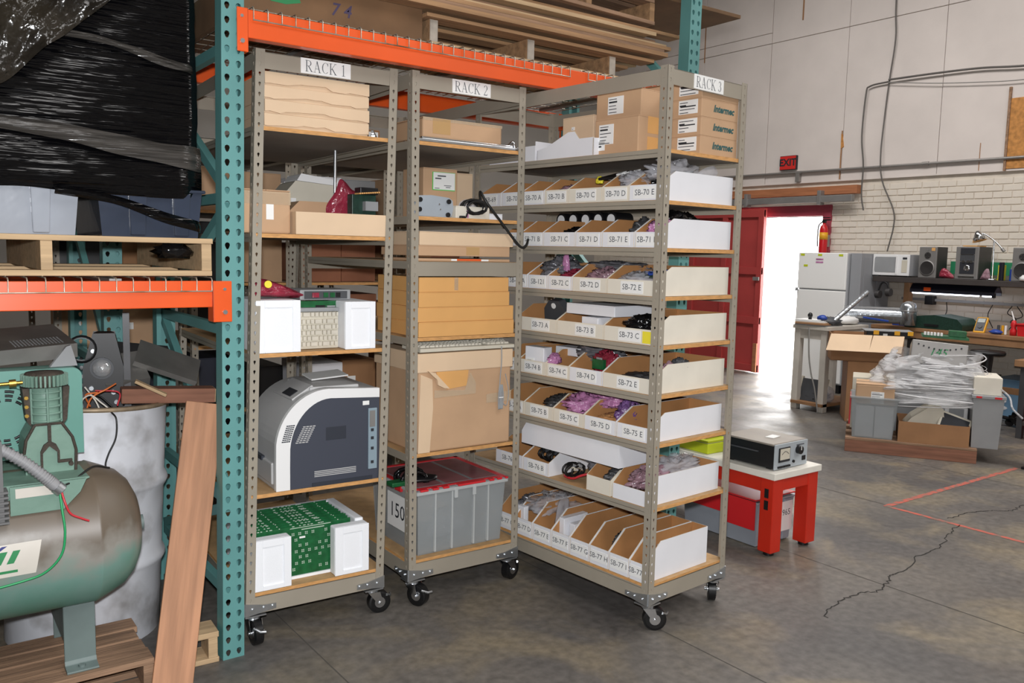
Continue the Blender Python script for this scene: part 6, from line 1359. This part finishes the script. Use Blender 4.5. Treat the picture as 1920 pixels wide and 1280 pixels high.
# bench clutter
o = thing('multimeter', 'yellow framed multimeter tilted on the workbench', 'multimeter', (8.98, 4.12, .882), (0, rad(35), .1)); MB().box(0, .035, 0, .11, 0, .19).build('body', 'meter_yellow', o, bevel=.01); MB().box(-.004, .0, .012, .098, .02, .175).build('face', 'grey_dark', o, bevel=.004); MB().box(-.006, -.003, .02, .09, .12, .165).build('display', 'screen_grey', o); MB().cyl((-.012, .055, .07), (-.003, .055, .07), .022, n=16).build('dial', 'black_plastic', o)
o = thing('parts_box', 'open red plastic box at the right end of the workbench', 'box', (8.95, 3.5, .882)); shell((.01, .19, .01, .29), (0, .2, 0, .3), 0, .12, .005).build('body', 'red_plastic', o); MB().box(-.008, .208, -.008, .308, .11, .122).build('rim', 'red_plastic', o, bevel=.003)
o = thing('glue_bottle', 'red dispenser bottle with white nozzle beside the red box', 'bottle', (8.98, 3.84, .882)); MB().lathe([(0, 0), (.03, 0), (.032, .05), (.02, .075), (.03, .1), (.02, .14), (.01, .15), (0, .15)], 18).build('body', 'red_plastic', o); MB().cyl((0, 0, .15), (0, .03, .24), .008, .006, n=8).build('nozzle', 'paper', o)
lumpw('tool_heap', 'small parts and coloured tools strewn on the workbench', 'blue_can', (8.98, 4.0, .9), (.05, .06, .025), 7, 'tools')
for i, (y, m_) in enumerate(((3.95, 'meter_yellow'), (3.92, 'paper'), (3.99, 'grey_dark'))): tag(MB().cyl((0, 0, 0), (0, 0, .09), .013, n=10).build('marker', m_, None, (9.0, y, .882)), '%s marker standing on the workbench' % ('yellow', 'white', 'grey')[i], 'marker')
o = thing('hinged_case', 'dark green rounded equipment case on the workbench behind the wrapped pallet', 'case', (8.9, 4.3, .882)); MB().prism([(0, 0), (.62, 0), (.62, .06), (.55, .12), (.3, .15), (.06, .12), (0, .06)], 'x', 0, .35).build('shell', 'pcb_dark', o, bevel=.01); MB().box(-.01, 0, .25, .4, .03, .05).build('handle', 'black_plastic', o)
lumpw('parts_heap', 'heap of blue and white packing at the left of the workbench', 'clear_bag', (9.2, 5.0, .93), (.15, .2, .06), 8, 'plastic'); tag(MB().box(0, .05, 0, .4, 0, .03).build('blue_tray', 'blue_can', None, (9.0, 4.72, .882), bevel=.003), 'flat blue tray on the workbench behind the tool tray', 'tray')
o = thing('small_meter', 'small brown and yellow meter at the back of the workbench', 'meter', (9.3, 4.45, .882)); MB().box(0, .06, 0, .12, 0, .1).build('body', 'kraft_dark', o, bevel=.006); MB().box(-.003, 0, .02, .1, .03, .08).build('face', 'grey_dark', o)
# below the bench
o = thing('stool', 'black swivel stool under the workbench', 'stool', (8.68, 3.93, 0)); MB().lathe([(0, .70), (.15, .70), (.16, .715), (.15, .735), (0, .74)], 24).build('seat', 'black_plastic', o); MB().cyl((0, 0, .1), (0, 0, .7), .03, n=12).build('column', 'black_plastic', o); MB().cyl((0, 0, .45), (0, 0, .7), .04, .055, n=12).build('shroud', 'black_plastic', o); MB().blob((.0, 0, .4), (.06, .06, .05), 1, .05, flat=-2).build('adjuster', 'black_plastic', o)
for i in range(5):
    a = rad(20+72*i); l_ = MB().tube([(0, 0, .12), (.24*math.cos(a), .24*math.sin(a), .075)], .018, 6).build('leg', 'black_plastic', o); MB().cyl((.24*math.cos(a)-.02*math.sin(a), .24*math.sin(a)+.02*math.cos(a), .035), (.24*math.cos(a)+.02*math.sin(a), .24*math.sin(a)-.02*math.cos(a), .035), .035, n=14).build('wheel', 'tire', l_)
tote('storage_bin', 'pale blue storage bin on the floor under the workbench', 9.15, 9.6, 3.5, 4.05, 0, .42, 'blue_bin'); tote('storage_bin', 'dark green crate on the floor behind the stool', 9.15, 9.6, 4.2, 4.7, 0, .4, 'pcb_dark')
lumpw('cable_pile', 'heap of black cables on the floor in front of the blue bin', 'black_gloss', (8.85, 3.55, .08), (.12, .2, .09), 9, 'cable')
# second bench at the right edge
o = thing('metal_bench', 'dark metal framed side bench cut by the right edge of the picture', 'workbench', (8.26, 2.6, 0)); MB().box(0, .5, 0, .9, .66, .72).build('top', 'bench_wood', o, bevel=.003)
for x, y in ((.02, .8), (.44, .8), (.02, .05), (.44, .05)): MB().box(x, x+.05, y, y+.05, 0, .66).build('leg', 'sheet_dark', o)
o = tote('storage_bin', 'red storage box on the floor below the side bench', 8.2, 8.5, 2.9, 3.33, 0, .28, 'red_plastic')
o = thing('floor_stand', 'grey stand with black foot at the far right edge of the floor', 'stand', (7.12, 2.82, 0)); MB().box(-.06, .06, -.06, .06, 0, .02).build('foot', 'black_plastic', o, bevel=.004); MB().cyl((0, 0, .02), (0, 0, .35), .018, n=12).build('post', 'steel_grey', o); MB().box(-.1, .1, -.3, .06, .35, .38).build('top', 'bench_dark', o)
# ================================================================ dim racks behind
BK = [(1.42, 5.15), (2.10, 5.15), (2.78, 5.15), (.72, 5.3)]
cache_ = {}
BZ = [.3, .72, 1.12, 1.5, 1.93, 2.3]
lbls = ['dim grey rack in the back row, seen through the top of the leftmost carded rack', 'dim grey rack in the back row, seen through the carded racks, second from the left', 'dim grey rack in the back row, seen behind the middle carded rack', 'dim grey rack in the back row behind the compressor']
for i, (x, y) in enumerate(BK):
    RK[10+i] = (x, y, 0, 0, 0, .62, 1.1); make_rack(10+i, lbls[i], BZ, [(2.284, 2.347)], None, False, 'dim racks in the back row', cache_)
rnd = random.Random(21); kinds = [('kraft', 'tan'), ('kraft_red', 'reddish brown'), ('kraft_dark', 'dark brown'), ('navy', 'navy'), ('black_plastic', 'black'), ('grey_plastic', 'grey'), ('bin_white', 'white')]
rowname = ['lowest', 'second', 'third', 'fourth', 'fifth', 'top']
rackname = ['left', 'second', 'third', 'far left']
plan = {(0, 0): [3, 3], (0, 1): [3, 4], (0, 2): [4, 1], (0, 3): [4, 0], (0, 4): [0, 0],
        (1, 0): [3, 5], (1, 1): [6, 2], (1, 2): [2, 1], (1, 3): [1, 1], (1, 4): [6, 5],
        (2, 0): [4, 3], (2, 1): [2, 0], (2, 2): [1, 1], (2, 3): [2, 1], (2, 4): [0, 0],
        (3, 0): [3, 4], (3, 1): [6, 3], (3, 2): [0, 0], (3, 3): [4, 2], (3, 4): [0, 2]}
for (i, r), ks in plan.items():
    x, y = BK[i]; xx = .045
    for j, k in enumerate(ks):
        wd = .25 if j else .27; h_ = (BZ[r+1]-BZ[r])*rnd.uniform(.55, .85)
        carton('cardboard_box' if k not in (3, 4) else 'storage_box', '%s box in the dim back row, %s rack, %s shelf, %s side' % (kinds[k][1], rackname[i], rowname[r], ('left', 'right')[j]), (wd, .4, h_), (x+xx, y+rnd.uniform(.06, .12), BZ[r]-ZB+.003), 0, kinds[k][0], group='boxes in the dim back row', sticker=[('f', .04, h_*.4, .06, .04, 'paper', 0)] if rnd.random() < .3 else None)
        xx += wd+.015
